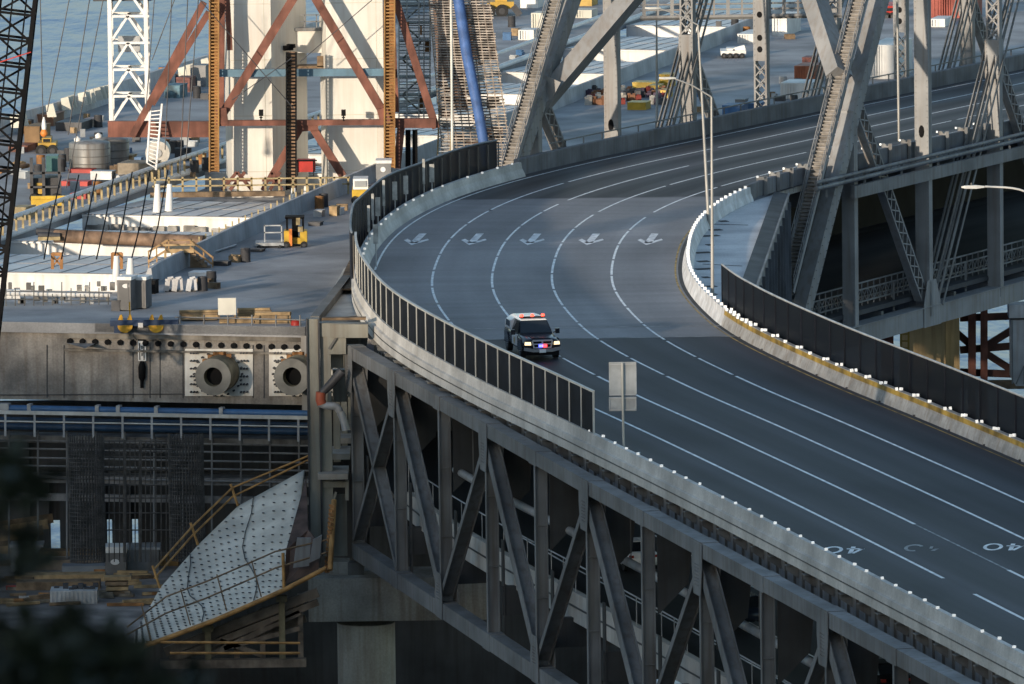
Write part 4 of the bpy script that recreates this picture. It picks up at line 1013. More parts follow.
# rebar cages
def cage(px0, px1, py0, py1, Y, lab):
    t = thing('rebar_cage', lab, 'rebar', aty((px0 + px1) / 2, py1, Y), 'rebar cages in front of the scaffold')
    p, q = aty(px0, py0, Y), aty(px1, py0, Y); c = (p + q) / 2; r = (q.x - p.x) / 2; zb = aty(px0, py1, Y).z
    b = MB()
    for k in range(36):
        a = k * 6.2832 / 36; x, y = c.x + r * math.cos(a), Y + .6 * r * math.sin(a); b.tube([(x, y, zb), (x, y, p.z + .2 * random.random())], .03, 4)
    b.build('bar', mat('rebar', (.10, .095, .09), .7, .2, .2, 2), t)
    b = MB(); z = zb
    while z < p.z - .1:
        b.tube([(c.x + r * 1.01 * math.cos(k * .3927), Y + .61 * r * math.sin(k * .3927), z) for k in range(17)], .022, 4, caps=False); z += .22
    b.build('hoop', mat('rebar', (.1, .095, .09)), t)
    return t
cage(68, 103, 438, 562, 503, 'left tall dark cylinder of reinforcing bars in front of the scaffold')
cage(168, 203, 437, 560, 503, 'right tall dark cylinder of reinforcing bars in front of the scaffold')
t = thing('rebar_mat', 'open mat of dark reinforcing bars between the two cages', 'rebar', aty(135, 560, 504))
b = MB()
for k in range(13): b.tube([aty(104 + k * 5.2, 562, 504), aty(104 + k * 5.2, 438 + (k % 3) * 2, 504)], .035 if k not in (4, 7) else .1, 5)
b.build('bar', mat('rebar', (.1, .095, .09)), t)
b = MB()
for y in (441, 449, 457, 470, 485, 498, 513, 530): b.tube([aty(103, y, 504), aty(169, y, 504)], .04, 5)
for k in range(16):
    for y in (445, 452, 468): b.box(aty(106 + k * 4, y + (k % 2), 503.9), (.1, .05, .1))
b.build('cross_bar', mat('rebar', (.1, .095, .09)), t)
# ------------------------------------------------------------------ tower legs with their red-brown erection frame
YT = 590.0
def V(px, py, Y=YT): return aty(px, py, Y)
tw = thing('bridge_tower', 'pair of tall cream tower legs joined by a cream link panel', 'tower', V(305, 190))
def leg(x0, x1, x2, Y, z0=-56, d=3.6):      # front from x0 to x1, right flank seen to x2
    b = MB(); p, q = V(x0, 100, Y), V(x1, 100, Y); r = V(x2, 100, Y)
    ins = (r.x - q.x)
    P = [Vector((p.x, Y, z0)), Vector((q.x, Y, z0)), Vector((r.x + ins * .1, Y + d, z0)), Vector((p.x - .5, Y + d, z0))]
    b.prism(P, (0, 0, 100)); o = b.build('leg', CREAM, tw)
    b = MB()
    for z in (-.5, 3.2, 6.9, 10.6): b.bar(Vector((p.x + .03, Y - .006, z)), Vector((q.x - .03, Y - .006, z)), .012, .05)
    b.bar(Vector((q.x - .45, Y - .006, -5)), Vector((q.x - .45, Y - .006, 14)), .04, .012)
    b.build('weld_seam', mat('seam_cream', (.60, .55, .45), .6), tw)
leg(231, 272, 303, YT + 1.0); leg(327, 384, 386, YT + 1.0)
b = MB(); PB(b, 292, 31, 326, 53, YT + 3.6, .7); b.build('link_panel', CREAM, tw)
b = MB(); PB(b, 290, 28, 328, 31, YT + 3.4, 1.2); PB(b, 300, 14.5, 325, 15.5, YT + 3.6, .06); PB(b, 300, 21, 325, 22, YT + 3.6, .06)
for x in (304, 316, 324): PB(b, x, 14.5, x + 1, 29, YT + 3.6, .06)
b.build('link_railing', STEELT, tw)
b = MB(); PB(b, 286, 26, 291, 50, YT + 3.2, .4); PB(b, 322, 28, 325, 52, YT + 3.2, .3); b.build('bracket', STEELD, tw)
b = MB(); PB(b, 288, 53, 297, 67, YT + 2.6, .5); PB(b, 317, 56, 327, 67, YT + 2.6, .1); PB(b, 288, 66, 328, 68.5, YT + 2.6, 1.5); b.build('work_platform', BROWN, tw)
b = MB(); p = V(288, 48, YT + 2.2); b.box(p, (.6, .4, .3), .4); b.box(V(291, 46, YT + 2.2), (.5, .4, .25), -.3); b.build('winch', BLACKM, tw)

fr = thing('erection_frame', 'red-brown braced steel frame standing round the cream tower legs', 'steel frame', V(305, 190, YT - 1))
def fb(nm, x0, y0, x1, y1, w=.62, Y=YT - 1, m=RUST, d=.5):
    b = MB(); b.bar(V(x0, y0, Y), V(x1, y1, Y), d, w, (0, 1, 0)); return b.build(nm, m, fr)
def fbw(nm, x0, y0, x1, y1, w, Y, m=RUST): 
    b = MB(); p, q = V(x0, y0, Y), V(x1, y1, Y); b.bar(p, q, w, .5, (0, 1, 0)); return b.build(nm, m, fr)
fbw('brace', 313, -6, 386, 117, .56, YT - 1); fbw('brace', 296, -6, 222, 115, .56, YT - 1)
fbw('brace', 313, 128, 343, 176, .5, YT - 1); fbw('brace', 300, 128, 270, 180, .5, YT - 1); fbw('brace', 318, 126, 296, 128, .5, YT - 1.2)
fbw('cross_tie', 216, 123, 388, 122, .36, YT - 1.3)
fbw('gusset_plate', 382, 108, 386, 124, .7, YT - 1.35); fbw('gusset_plate', 221, 108, 223, 124, .7, YT - 1.35)
fbw('base_beam', 108, 129, 214, 129, 1.05, YT - .6); fbw('base_beam', 392, 123, 436, 123, .62, YT - .6)
fbw('brace', 204, 2, 132, 136, .44, YT - 1); fbw('brace', 209, 12, 152, 104, .42, YT + 2)
fbw('brace', 395, -2, 436, 128, .5, YT - .4); fbw('brace', 392, 20, 396, 112, .4, YT + 1); fbw('column', 222, -5, 221, 110, .40, YT + 1); fbw('brace', 227, -5, 230, 50, .35, YT - .4)
fbw('column', 401, 128, 397, 168, .5, YT - .6)
for x in (408, 415): fbw('column', x, 130, x, 168, .34, YT + .5, BLACKM)
def mast(x0, x1, y0, y1, Y, outer, inner, rung, lab_parent, nm):
    b = MB(); p = V(x0, y0, Y); q = V(x0, y1, Y); r = V(x1, y0, Y); s_ = V(x1, y1, Y)
    b.bar(p, q, .3, .10, (1, 0, 0)); b.bar(r, s_, .3, .10, (1, 0, 0)); b.build(nm + '_rail', outer, lab_parent)
    b = MB(); b.bar((p + r) / 2 + Vector((0, .3, 0)), (q + s_) / 2 + Vector((0, .3, 0)), abs(r.x - p.x) - .1, .1, (0, 1, 0)); b.build(nm + '_plate', inner, lab_parent)
    b = MB(); n = int((y1 - y0) / 3.4)
    for k in range(n): f = (k + .5) / n; b.bar(p.lerp(q, f), r.lerp(s_, f), .12, .09)
    b.build(nm + '_rung', rung, lab_parent)
OCH = mat('ochre_steel', (.33, .17, .05), .6, 0, .15, 1., .3)
mast(209.5, 218.5, -6, 172, YT - 1.6, OCH, RUSTO, OCH, fr, 'ladder_mast')
mast(384.5, 394.5, -6, 168, YT - 1.6, OCH, RUSTO, OCH, fr, 'ladder_mast')
mast(286.5, 296, 52, 190, YT - 2.4, BLACKM, mat('rust_panel', (.30, .19, .12), .7, 0, .35, 1.2), BLACKM, fr, 'dark_mast')
b = MB(); b.bar(V(217, 73, YT - .7), V(385, 72, YT - .7), .48, .5, (0, 1, 0)); b.build('blue_beam', BLUEB, fr)
for px in (261, 343.5):
    t = thing('flood_lamp', ['left', 'right'][px > 300] + ' small black flood lamp on a bracket in front of the cream tower leg', 'lamp', V(px, 121, YT - 1.6), 'flood lamps on the cross tie')
    b = MB(); PB(b, px - 2.2, 110, px + 2.2, 116, YT - 1.8, .4); b.build('head', BLACKM, t)
    b = MB(); b.bar(V(px, 121, YT - 1.6), V(px, 115, YT - 1.6), .08, .08); b.bar(V(px - 1.6, 117.5, YT - 1.6), V(px + 1.6, 117.5, YT - 1.6), .08, .08); b.build('bracket', BLACKM, t)
rbx = thing('skip', 'red open steel skip at the foot of the dark mast by the tower', 'skip', V(305, 172, YT - 4))
b = MB(); PB(b, 297, 161, 315, 172, YT - 4, 1.6); b.build('body', REDP, rbx)
b = MB(); PB(b, 292, 160, 317, 161.4, YT - 4.1, .08); PB(b, 297, 160, 298, 176, YT - 4.1, .1); PB(b, 313, 160, 314, 176, YT - 4.1, .1); b.build('frame', BLACKM, rbx)
# low brown trestles at the tower foot
for k, (x0, x1) in enumerate(((222, 252), (262, 282))):
    t = thing('trestle', ['left', 'right'][k] + ' red-brown raking trestle at the foot of the tower behind the guard rail', 'trestle', V((x0 + x1) / 2, 190, YT - 3), 'trestles at the tower foot')
    b = MB(); m_ = (x0 + x1) / 2
    for a, c in ((x0, m_), (x1, m_), (x0 + 8, m_ + 8)): b.bar(V(a, 190, YT - 3), V(c, 172, YT - 3), .22, .22)
    b.bar(V(x0, 180, YT - 3), V(x1, 180, YT - 3), .16, .2); b.build('frame', RUST, t)

# ------------------------------------------------------------------ white lattice tower and crane on the left
def lattice(b, P, Q, w0, w1, step, r=.07, horiz=True, kform=False):   # four-legged lattice from P to Q (vertical-ish), widths w0 -> w1
    P, Q = Vector(P), Vector(Q); a = (Q - P).normalized(); x = Vector((0, 1, 0)).cross(a).normalized(); y = a.cross(x).normalized()
    L = (Q - P).length; n = max(2, int(L / step))
    def c(i, k):
        f = i / n; w_ = (w0 + (w1 - w0) * f) / 2; sx, sy = ((-1, -1), (1, -1), (1, 1), (-1, 1))[k % 4]
        return P + a * (L * f) + x * (w_ * sx) + y * (w_ * sy)
    for k in range(4): b.bar(c(0, k), c(n, k), r * 2.6, r * 2.6, (0, 1, 0))
    for i in range(n):
        for k in range(4):
            if horiz: b.bar(c(i + 1, k), c(i + 1, k + 1), r * 1.6, r * 1.6)
            if kform:
                m_ = (c(i + 1, k) + c(i + 1, k + 1)) / 2; b.bar(c(i, k), m_, r * 1.6, r * 1.6); b.bar(c(i, k + 1), m_, r * 1.6, r * 1.6)
            elif i % 2: b.bar(c(i, k), c(i + 1, k + 1), r * 1.4, r * 1.4)
            else: b.bar(c(i, k + 1), c(i + 1, k), r * 1.4, r * 1.4)
lt = thing('lattice_tower', 'white four-legged lattice tower standing on the red-brown base beam', 'lattice tower', V(130, 124, 594))
b = MB(); lattice(b, V(130, 121, 595), V(128, -12, 595), 2.4, 2.4, 1.55, .10, True, True); b.build('lattice', WHITE, lt)
b = MB(); PB(b, 118, 36, 140, 52, 595.5, .3); b.build('inner_box', GALV, lt)
b = MB(); PB(b, 93, -6, 152, 1, 594, 3); b.build('head_platform', DARKM, lt)
cr = thing('crane_boom', 'dark leaning lattice crane boom at the left edge of the view', 'crane', aty(-22, 345, 497))
b = MB(); P, Q = aty(-22, 350, 497), aty(19, -14, 497); lattice(b, P, Q, 2.0, 2.0, 1.45, .085); b.build('lattice', BLACKM, cr)
b = MB(); b.tube([aty(-24, 350, 496), aty(14, -14, 496)], .05, 5); b.tube([aty(-12, 350, 496), aty(28, -14, 496)], .05, 5); b.build('pendant_line', BLACKM, cr)
b = MB(); b.bar(aty(0, 62, 495.5), aty(31, 52, 495.5), .06, .06); b.build('red_line', REDP, cr)
ch = thing('crane_hook', 'orange and white crane hook ball hanging over the yellow loader', 'crane hook', aty(44, 138, 570))
b = MB(); c = aty(44, 134, 570); b.lathe(c, [(.04, -.22), (.2, -.1), (.25, .05), (.18, .22), (.06, .4)], 12); b.build('ball', mat('hook_orange', (.7, .22, .04), .5), ch)
b = MB(); b.lathe(aty(44, 128, 570), [(.12, -.2), (.16, .1), (.1, .5), (.05, .7)], 8); b.build('swivel', WHITE, ch)
cabs = [((40, -10), (43, 120), 570), ((71, -10), (47, 112), 565), ((91, -10), (68, 135), 560), ((105, -10), (66, 188), 560), ((155, -10), (146, 108), 575), ((178, -10), (152, 60), 575), ((188, -10), (180, 175), 560), ((199, -10), (186, 160), 560), ((172, -10), (165, 150), 570)]
cd_ = ['ending at the orange hook ball', 'second from the crane boom, slanting down to the hook', 'third from the boom, slanting across the bay', 'slanting past the grey tanks', 'just right of the white lattice tower', 'short one slanting to the raking brace', 'running down past the white ladder', 'nearest to the left ladder mast', 'between the lattice tower and the white ladder']
for i, (a, c, Y) in enumerate(cabs):
    tag(MB().tube([aty(*a, Y), aty(*c, Y)], .035, 5).build('crane_cable', DARKM), 'thin dark crane cable ' + cd_[i], 'cable', 'thin crane cables')
# ------------------------------------------------------------------ cable-saddle scaffold, stair scaffold and blue cable
sg = thing('cable_scaffold', 'tall tapering brown scaffold of close tube rows wrapped round the blue cable', 'scaffold', V(470, 165, 593))
YS = 593.0
def ed(y): return (429 + (y / 160) * 14, 489 + (y / 160) * 22)
b = MB()
for k in range(10):
    f = k / 9; b.bar(V(ed(-8)[0] * (1 - f) + ed(-8)[1] * f, -8, YS), V(ed(172)[0] * (1 - f) + ed(172)[1] * f, 172, YS), .07, .07, (0, 1, 0))
    b.bar(V(ed(-8)[0] * (1 - f) + ed(-8)[1] * f, -8, YS + 2), V(ed(172)[0] * (1 - f) + ed(172)[1] * f, 172, YS + 2), .07, .07, (0, 1, 0))
b.build('upright', mat('scaffold_brown', (.34, .27, .22), .7, .1, .3, 2), sg)
b = MB(); y = -6
while y < 170:
    a, c = ed(y); a -= random.random() * 1.5; c += random.random() * 2.5
    b.bar(V(a, y, YS - .05), V(c, y + .8 * random.random(), YS - .05), .06, .07)
    b.bar(V(a + 1, y + 1, YS + 2), V(c, y + 1, YS + 2), .05, .06); y += 2.6 if y < 70 else 3.0
b.build('ledger', mat('scaffold_grey_brown', (.46, .41, .36), .6, .1, .3, 2), sg)
b = MB(); random.seed(3)
for k in range(60):
    y = random.random() * 150 - 5; a, c = ed(y); x = a + random.random() * (c - a - 12); PB(b, x, y, x + 5 + random.random() * 9, y + 2 + random.random() * 5, YS + .4 + random.random(), .05)
for (x0, x1, y0, y1) in ((432, 448, -5, 80), (462, 490, 5, 60), (447, 460, 30, 110)): 
    b.add([V(x0, y0, YS + 1), V(x1, y0, YS + 1), V(x1 + 8, y1, YS + 1), V(x0 + 6, y1, YS + 1)], [(0, 1, 2, 3)])
b.build('planking', mat('scaffold_plank', (.27, .18, .14), .8, 0, .35, 1.3), sg)
bc = tag(MB().tube([V(457, -10, YS - .7), V(466, 50, YS - .7), V(479, 115, YS - .7), V(487, 165, YS - .7)], [.36, .36, .34, .34], 12).build('wrapped_cable', BLUEC), 'thick blue wrapped cable slanting in front of the brown scaffold', 'cable')
ss = thing('stair_scaffold', 'grey tube stair scaffold between the right ladder mast and the brown scaffold', 'scaffold', V(415, 125, 597))
b = MB(); p0 = 597
for x in (399, 407, 419, 424, 430):
    for d in (0, 2): b.tube([V(x, 118, p0 + d), V(x, -8, p0 + d)], .05, 5)
for k in range(20):
    y = 116 - k * 6.3; x0, x1 = 399, 431; b.tube([V(x0, y, p0), V(x1, y, p0)], .045, 5); b.tube([V(x0, y - 2.5, p0 + 2), V(x1, y - 2.5, p0 + 2)], .04, 5)
b.build('tube', GALV, ss)
b = MB()
for k in range(7):
    y = 112 - k * 18; s_ = 1 if k % 2 else -1; b.bar(V(412 - 9 * s_, y, p0 + 1), V(412 + 9 * s_, y - 16, p0 + 1), .6, .08); PB(b, 399, y + 1, 430, y + 2, p0 + .2, 1.6)
b.build('flight', STEELD, ss)
b = MB(); 
for (x, y) in ((407, 22), (420, 26), (436, 34)): PB(b, x, y, x + 2, y + 9, p0 - .2, .1)
for (x, y) in ((419, 96), (412, 60), (425, 40)): PB(b, x, y, x + 6, y + 12, p0 + 1.5, .1)
b.build('sheet', [RUSTO], ss)
sl2 = thing('access_ladder', 'tall white access stairs with close treads right of the red-brown base beam', 'ladder', V(444, 160, 592))
b = MB(); 
for x in (437, 450): b.bar(V(x, 168, 592), V(x + 2.5, 104, 594), .09, .2)
b.build('stringer', mat('ochre_post', (.40, .31, .16)), sl2)
b = MB()
for k in range(17): y = 166 - k * 3.7; f = k / 17 * 2.4; b.bar(V(437 + f, y, 592 + f), V(450 + f, y, 592 + f), .3, .06)
b.build('tread', GALV, sl2)
wl = thing('access_ladder', 'white ladder leaning against the red-brown base beam by the round white tank', 'ladder', V(153, 168, 588))
b = MB(); b.bar(V(147, 163, 587), V(150.5, 108, 589), .12, .12); b.bar(V(156, 170, 587), V(162, 104, 589), .12, .12); b.build('stringer', WHITE, wl)
b = MB()
for k in range(15): f = k / 15; b.bar(V(147 + 3.5 * f, 163 - 55 * f, 587 + 2 * f), V(156 + 6 * f, 168 - 62 * f, 587 + 2 * f), .07, .07)
b.build('rung', WHITE, wl)
pole = thing('light_pole', 'slim white pole rising in front of the brown scaffold from the bend', 'pole', at(452, 172, -.25))
b = MB(); q = at(452.5, 172, -.25); b.tube([q, aty(451, -10, q.y)], .09, 8); b.build('shaft', mat('pole_white', (.6, .59, .55), .4, .1), pole)
b = MB(); b.box(q + Vector((0, -.3, .55)), (.75, .6, 1.15)); b.build('base_box', BROWN, pole)

# ------------------------------------------------------------------ plant and stores on the new decks
def store(name, label, cat, px0, py0, px1, py1, m, depth=2.5, group=None, rz=NZ, z=DZ, extra=None):
    q = at((px0 + px1) / 2, py1, z); t = thing(name, label, cat, q, group)
    b = MB(); PB(b, px0, py0, px1, py1, q.y, depth, 0, rz); b.build('body', m, t)
    b = MB(); PB(b, px0 - .3, py0 - .6, px1 + .3, py0 + .4, q.y - .03, depth + .06, 0, rz); b.build('lid', m if not extra else extra, t)
    return t
def wheels(t, xs, py, Y, r, m=RUBBER, wd=.4, rim=None):
    for x in xs:
        c = aty(x, py, Y); c.z += r * 0
        b = MB(); b.tube([c + Vector((0, -wd / 2, 0)), c + Vector((0, wd / 2, 0))], r, 14); o = b.build('wheel', m, t)
        b = MB(); b.tube([c + Vector((0, -wd / 2 - .02, 0)), c + Vector((0, -wd / 2 + .05, 0))], r * .5, 10); b.build('rim', rim or DARKM, o)
# tanks
TANK = mat('grey_tank', (.22, .22, .215), .5, .2, .2, .6, .7)
for (cx, py, r, h, lab) in ((90, 169, 1.38, 1.75, 'front squat dark grey tank among the plant on the left deck'), (111, 163, 1.25, 1.6, 'rear squat dark grey tank behind the front one'),):
    q = dk(cx, py); t = thing('tank', lab, 'tank', q, 'squat grey tanks')
    b = MB(); b.lathe(q, [(r, 0), (r, h), (r * .96, h + .06), (r * .3, h + .2)], 24); b.build('shell', TANK, t)
    b = MB()
    for z in (.4, .9, 1.4): b.lathe(q + Vector((0, 0, z)), [(r + .01, 0), (r + .04, .03), (r + .01, .06)], 24)
    b.build('band', STEELD, t); b = MB(); b.lathe(q + Vector((-.8, 0, h)), [(.2, 0), (.25, .3), (.05, .45)], 8); b.build('vent', WHITE, t)
t = thing('drum_tank', 'white drum tank lying behind the white ladder', 'tank', dk(158, 165)); q = dk(158, 165) + Vector((0, 0, .85))
b = MB(); b.tube([q + Vector((0, -.6, 0)), q + Vector((0, 1.6, 0))], .82, 18); b.build('shell', mat('drum_white', (.62, .60, .55), .5, 0, .15, 1, .3), t); b = MB(); b.tube([q + Vector((0, -.68, 0)), q + Vector((0, -.6, 0))], .3, 10); b.box(q + Vector((0, .5, -.8)), (1.5, 1.6, .2)); b.build('hatch', GALV, t)
# loader under the hook
t = thing('wheel_loader', 'small yellow loader parked under the crane hook', 'loader', dk(47, 153)); Y = t.location.y
b = MB(); PB(b, 38, 143, 56, 149, Y, 2.2); PB(b, 42, 138, 51, 144, Y + .5, 1.4); b.build('body', YELLOWP, t); wheels(t, (41, 52.5), 150.5, Y - .2, .38)
b = MB(); PB(b, 43, 139, 50, 142, Y + .45, .1); b.build('window', GLASS, t)
# far left parapet with pale cones
t = thing('deck_parapet', 'white sloped parapet along the far left deck edge against the bay', 'parapet', dk(80, 116))
b = MB(); b.sweep([dk(-20, 140), dk(52, 121), dk(105, 103), dk(232, 64), dk(232, 64) + NE * 60], [(-.4, 0), (-.1, 1.25), (.2, 1.25), (.4, 0)]); b.build('wall', CONCW, t)
for i, (px, py) in enumerate(((12, 127), (20, 125), (48, 116), (63, 109), (66, 108), (69, 107), (80, 104), (84, 103), (88, 101), (95, 99), (99, 98), (103, 97), (180, 78), (188, 75), (203, 69), (210, 68), (218, 66), (226, 62))):
    q = dk(px, py + 12) + Vector((0, 0, .9)) + NE * 1.0
    b = MB(); b.hexa([q + Vector(v) for v in ((-.32, -.3, -.2), (.32, -.3, -.2), (.32, .3, -.2), (-.32, .3, -.2), (-.42, -.25, .62), (.10, -.25, .75), (.10, .25, .75), (-.42, .25, .62))]); b.build('concrete_cap', mat('cap_cream', (.66, .63, .54), .7), t)
store('container', 'brown box container beside the white parapet on the left deck', 'container', 28, 115, 54, 126, mat('brown_container', (.20, .10, .06), .6, 0, .2), 2.5)
store('crate', 'ochre timber crate left of the yellow loader', 'crate', 24, 127, 40, 149, mat('ochre_box', (.28, .17, .08), .7, 0, .2), 2.5)
store('crate', 'low red-brown steel crate below the ochre crate', 'crate', 8, 146, 28, 152, RUST, 2)
store('pallet', 'dark pile of pallets right of the brown container', 'pallets', 55, 123, 82, 131, DARKM, 2.5)
store('generator', 'white and red site generator on the left deck near the lattice tower', 'generator', 82, 120, 92, 127, mat('genwhite', (.5, .36, .32), .6, 0, .4, 2), 1.5)
store('cabin', 'grey site booth with a white disc on the far left deck', 'cabin', 190, 66, 206, 87, mat('booth_grey', (.22, .22, .22), .6), 1.5)
store('crate', 'dark red stacked drums beside the grey booth', 'drums', 176, 78, 190, 92, mat('dark_red', (.20, .06, .05), .6, 0, .3, 3), 1.5)
store('container', 'blue-green low bin on the deck left of the ladder mast', 'bin', 164, 86, 180, 98, mat('teal_bin', (.08, .17, .22), .6, 0, .3, 2), 2)
store('crate', 'small blue drum box beside the white drum tank', 'box', 134, 158, 141, 166, BLUEP, .6)
store('crate', 'brown timber box with a dark slot right of the grey tanks', 'box', 117, 164, 152, 181, mat('grey_timber', (.24, .20, .15), .8, 0, .25, 1.5), 2.2)
store('crate', 'short tan crate standing on the grey timber box', 'crate', 118, 156, 132, 163, LUMBER, 1.2)
for i, (x0, y0, x1, y1, m_, lab) in enumerate(((68, 170, 92, 173, REDP, 'top red steel bracing beam in the plant yard'), (60, 182, 88, 186, REDP, 'middle red steel bracing beam in the plant yard'), (70, 194, 86, 199, REDP, 'lowest red steel bracing beam in the plant yard'), (90, 172, 112, 180, GALV, 'galvanised tray behind the red beams'), (94, 182, 116, 187, mat('grey_timber', (.24, .2, .15)), 'grey timber baulk beside the red beams'))):
    store('steel_beam', lab, 'beam', x0, y0, x1, y1, m_, 1.0)
# forklift and yellow spreader
t = thing('forklift', 'dark forklift with tall mast behind the yellow spreader beam', 'forklift', dk(44, 200)); Y = t.location.y
b = MB(); 
for x in (30, 42, 58): PB(b, x, 158, x + 3, 200, Y, .3)
PB(b, 30, 172, 60, 174, Y, .3); PB(b, 30, 186, 60, 188, Y, .3); b.build('mast', DARKM, t)
b = MB(); PB(b, 33, 178, 58, 198, Y + .5, 2.2); b.build('body', DARKM, t); b = MB(); PB(b, 36, 183, 45, 188, Y + .4, .3); PB(b, 38, 189, 42, 194, Y + .3, .2); b.build('yellow_panel', YELLOWP, t)
b = MB(); PB(b, 46, 156, 58, 172, Y + 1.2, 1.4); b.build('cab', mat('teal_cab', (.05, .13, .13), .4), t); wheels(t, (34, 56), 198, Y - .1, .3)
t = thing('spreader_beam', 'bright yellow spreader beam lying in front of the forklift', 'beam', dk(50, 208)); Y = t.location.y
b = MB(); PB(b, 31, 197, 63, 206, Y, .8); PB(b, 31, 196, 70, 199, Y - .2, .3); b.build('beam', mat('bright_yellow', (.58, .37, .035), .45, 0, .15, 1), t); b = MB(); PB(b, 38, 206, 42, 209, Y, .6); PB(b, 54, 206, 58, 209, Y, .6); b.build('foot', BLACKM, t)
store('crate', 'pale cardboard box stack left of the yellow spreader beam', 'boxes', 12, 208, 26, 220, mat('tan_box', (.42, .34, .20), .8, 0, .2, 2), 1.5)
store('bin', 'ochre steel bin between the pale boxes and the spreader beam', 'bin', 25, 207, 31, 217, mat('ochre_post', (.40, .31, .16)), 1)
# things on the wide grey deck
t = thing('boom_lift', 'yellow and orange boom lift parked against the kerb wall on the grey deck', 'lift', dk(296, 247)); Y = t.location.y
b = MB(); PB(b, 284, 231, 290, 243, Y, 1.2); PB(b, 300, 231, 307, 243, Y, 1.2); PB(b, 289, 238, 301, 244, Y + .3, 1.6); b.build('body', mat('bright_yellow', (.58, .37, .035)), t)
b = MB(); PB(b, 289, 229, 292, 246, Y - .2, .2); b.build('orange_post', mat('hook_orange', (.7, .22, .04)), t)
b = MB(); PB(b, 285, 217, 304, 219, Y + .4, 1.2); PB(b, 286, 218, 288, 232, Y + .4, .15); PB(b, 302, 218, 304, 232, Y + .4, .15); PB(b, 292, 219, 298, 238, Y + .8, .6); b.build('mast', BLACKM, t)
b = MB(); PB(b, 296, 218, 300, 225, Y + .3, .5); PB(b, 298, 227, 303, 232, Y - .1, .4); b.build('control_box', mat('ochre_post', (.40, .31, .16)), t); wheels(t, (286, 304), 245, Y - .1, .22)
t = thing('trolley', 'grey flat trolley with an open frame beside the boom lift', 'trolley', dk(270, 248)); Y = t.location.y
b = MB(); PB(b, 255, 243, 284, 246, Y, 1.8); b.build('bed', ALU, t); b = MB()
for x in (264, 281): PB(b, x, 225, x + 1.2, 243, Y + .6, .1)
for y in (225, 232): PB(b, 264, y, 282, y + 1.2, Y + .6, .1)
b.build('frame', ALU, t); wheels(t, (259, 280), 247, Y, .12)
for i, (x0, y0, x1, y1, lab, m_) in enumerate(((313, 211, 322, 217, 'small grey toolbox by the kerb wall', ALU), (329, 207, 337, 216, 'tan drum beside the kerb wall up the grey deck', LUMBER), (337, 209, 341, 215, 'little white crate right of the tan drum', WHITE), (245, 250, 262, 252, 'flat dark sheet lying in front of the trolley', DARKM), (213, 262, 228, 266, 'low heap of grey hose at the foot of the timber stairs', DARKM), (308, 223, 320, 226, 'flat dark plate right of the boom lift', DARKM))):
    store('site_box', lab, 'box', x0, y0, x1, y1, m_, .8)
t = thing('roller_truck', 'yellow and white compact site vehicle facing us up the grey deck', 'vehicle', dk(361, 203)); Y = t.location.y
b = MB(); PB(b, 352, 190, 369, 199, Y, 2.5); b.build('body', mat('bright_yellow', (.58, .37, .035)), t); b = MB(); PB(b, 353, 179, 368, 190, Y + .4, 1.9); b.build('cab', WHITE, t); b = MB(); PB(b, 354.5, 181, 366.5, 187, Y + .33, .1); b.build('window', mat('pale_glass', (.35, .36, .36), .15), t); wheels(t, (355, 366), 200, Y - .1, .25)
t = thing('cabin', 'dark grey site booth with a white disc above the yellow site vehicle', 'cabin', dk(384, 190)); Y = t.location.y
b = MB(); PB(b, 376, 163, 391, 190, Y, 1.4); b.build('wall', mat('booth_grey', (.22, .22, .22)), t); b = MB(); PB(b, 375.5, 160.5, 391.5, 163.5, Y - .1, 1.6); b.build('roof', WHITE, t)
b = MB(); q = aty(383, 169.5, Y - .03); b.tube([q, q + Vector((0, .05, 0))], .17, 14); b.build('disc', WHITE, t)
store('pump', 'dark blue pump set just left of the curved screen', 'pump', 368, 186, 380, 198, mat('pump_blue', (.06, .08, .12), .5, 0, .3, 2), 1.5)
# timber stair platform at the kerb
t = thing('stair_platform', 'timber platform with steps and rails crossing the kerb wall', 'stairs', dk(185, 275)); Y = dk(185, 268).y
b = MB(); PB(b, 166, 249, 194, 253, Y, 1.8); PB(b, 163, 244, 195, 246, Y, .1); b.build('deck', LUMBER, t)
b = MB()
for x, y0, y1 in ((148, 252, 273), (156, 247, 272), (165, 240, 268), (168, 240, 252), (190, 240, 268), (203, 250, 275), (212, 256, 272)): PB(b, x, y0, x + 1.4, y1, Y + .1, .12)
for a, c in (((148, 252), (168, 240)), ((148, 262), (168, 249)), ((190, 240), (212, 257)), ((190, 247), (212, 264))): b.bar(aty(*a, Y + .1), aty(*c, Y + .1), .1, .12)
PB(b, 166, 239.5, 192, 241, Y + .1, .12); b.build('rail', mat('rail_timber', (.38, .24, .12), .75), t)
b = MB()
for k in range(6): PB(b, 191 + 3.6 * k, 254 + 3.4 * k, 196 + 3.6 * k, 257 + 3.4 * k, Y - .2, 1.2)
b.prism([aty(190, 254, Y), aty(212, 274, Y), aty(190, 272, Y)], (0, .1, 0)); b.build('step', BROWN, t)
b = MB(); PB(b, 152, 264, 168, 276, Y - .3, .6); b.build('side_panel', mat('cap_cream', (.66, .63, .54)), t)
for i, px in enumerate((170, 178, 192)):
    q = dk(px, 292); t = thing('hoop_frame', ['white moulded hoop frame nearest the grey cabin', 'middle white moulded hoop frame on the grey deck', 'right white moulded hoop frame with its wide foot'][i], 'frame', q, 'white hoop frames on the deck')
    b = MB(); b.bar(aty(px - 4, 291, q.y), aty(px - 2, 279, q.y), .16, .3); b.bar(aty(px - 2.4, 278.5, q.y), aty(px + 3.4, 277.5, q.y), .3, .16); b.bar(aty(px + 3, 278, q.y), aty(px + 4, 290, q.y), .16, .3); b.build('hoop', CONCW, t)
    b = MB(); PB(b, px - 5, 290, px + 4, 293, q.y + .1, .8); b.build('foot', DARKM, t)
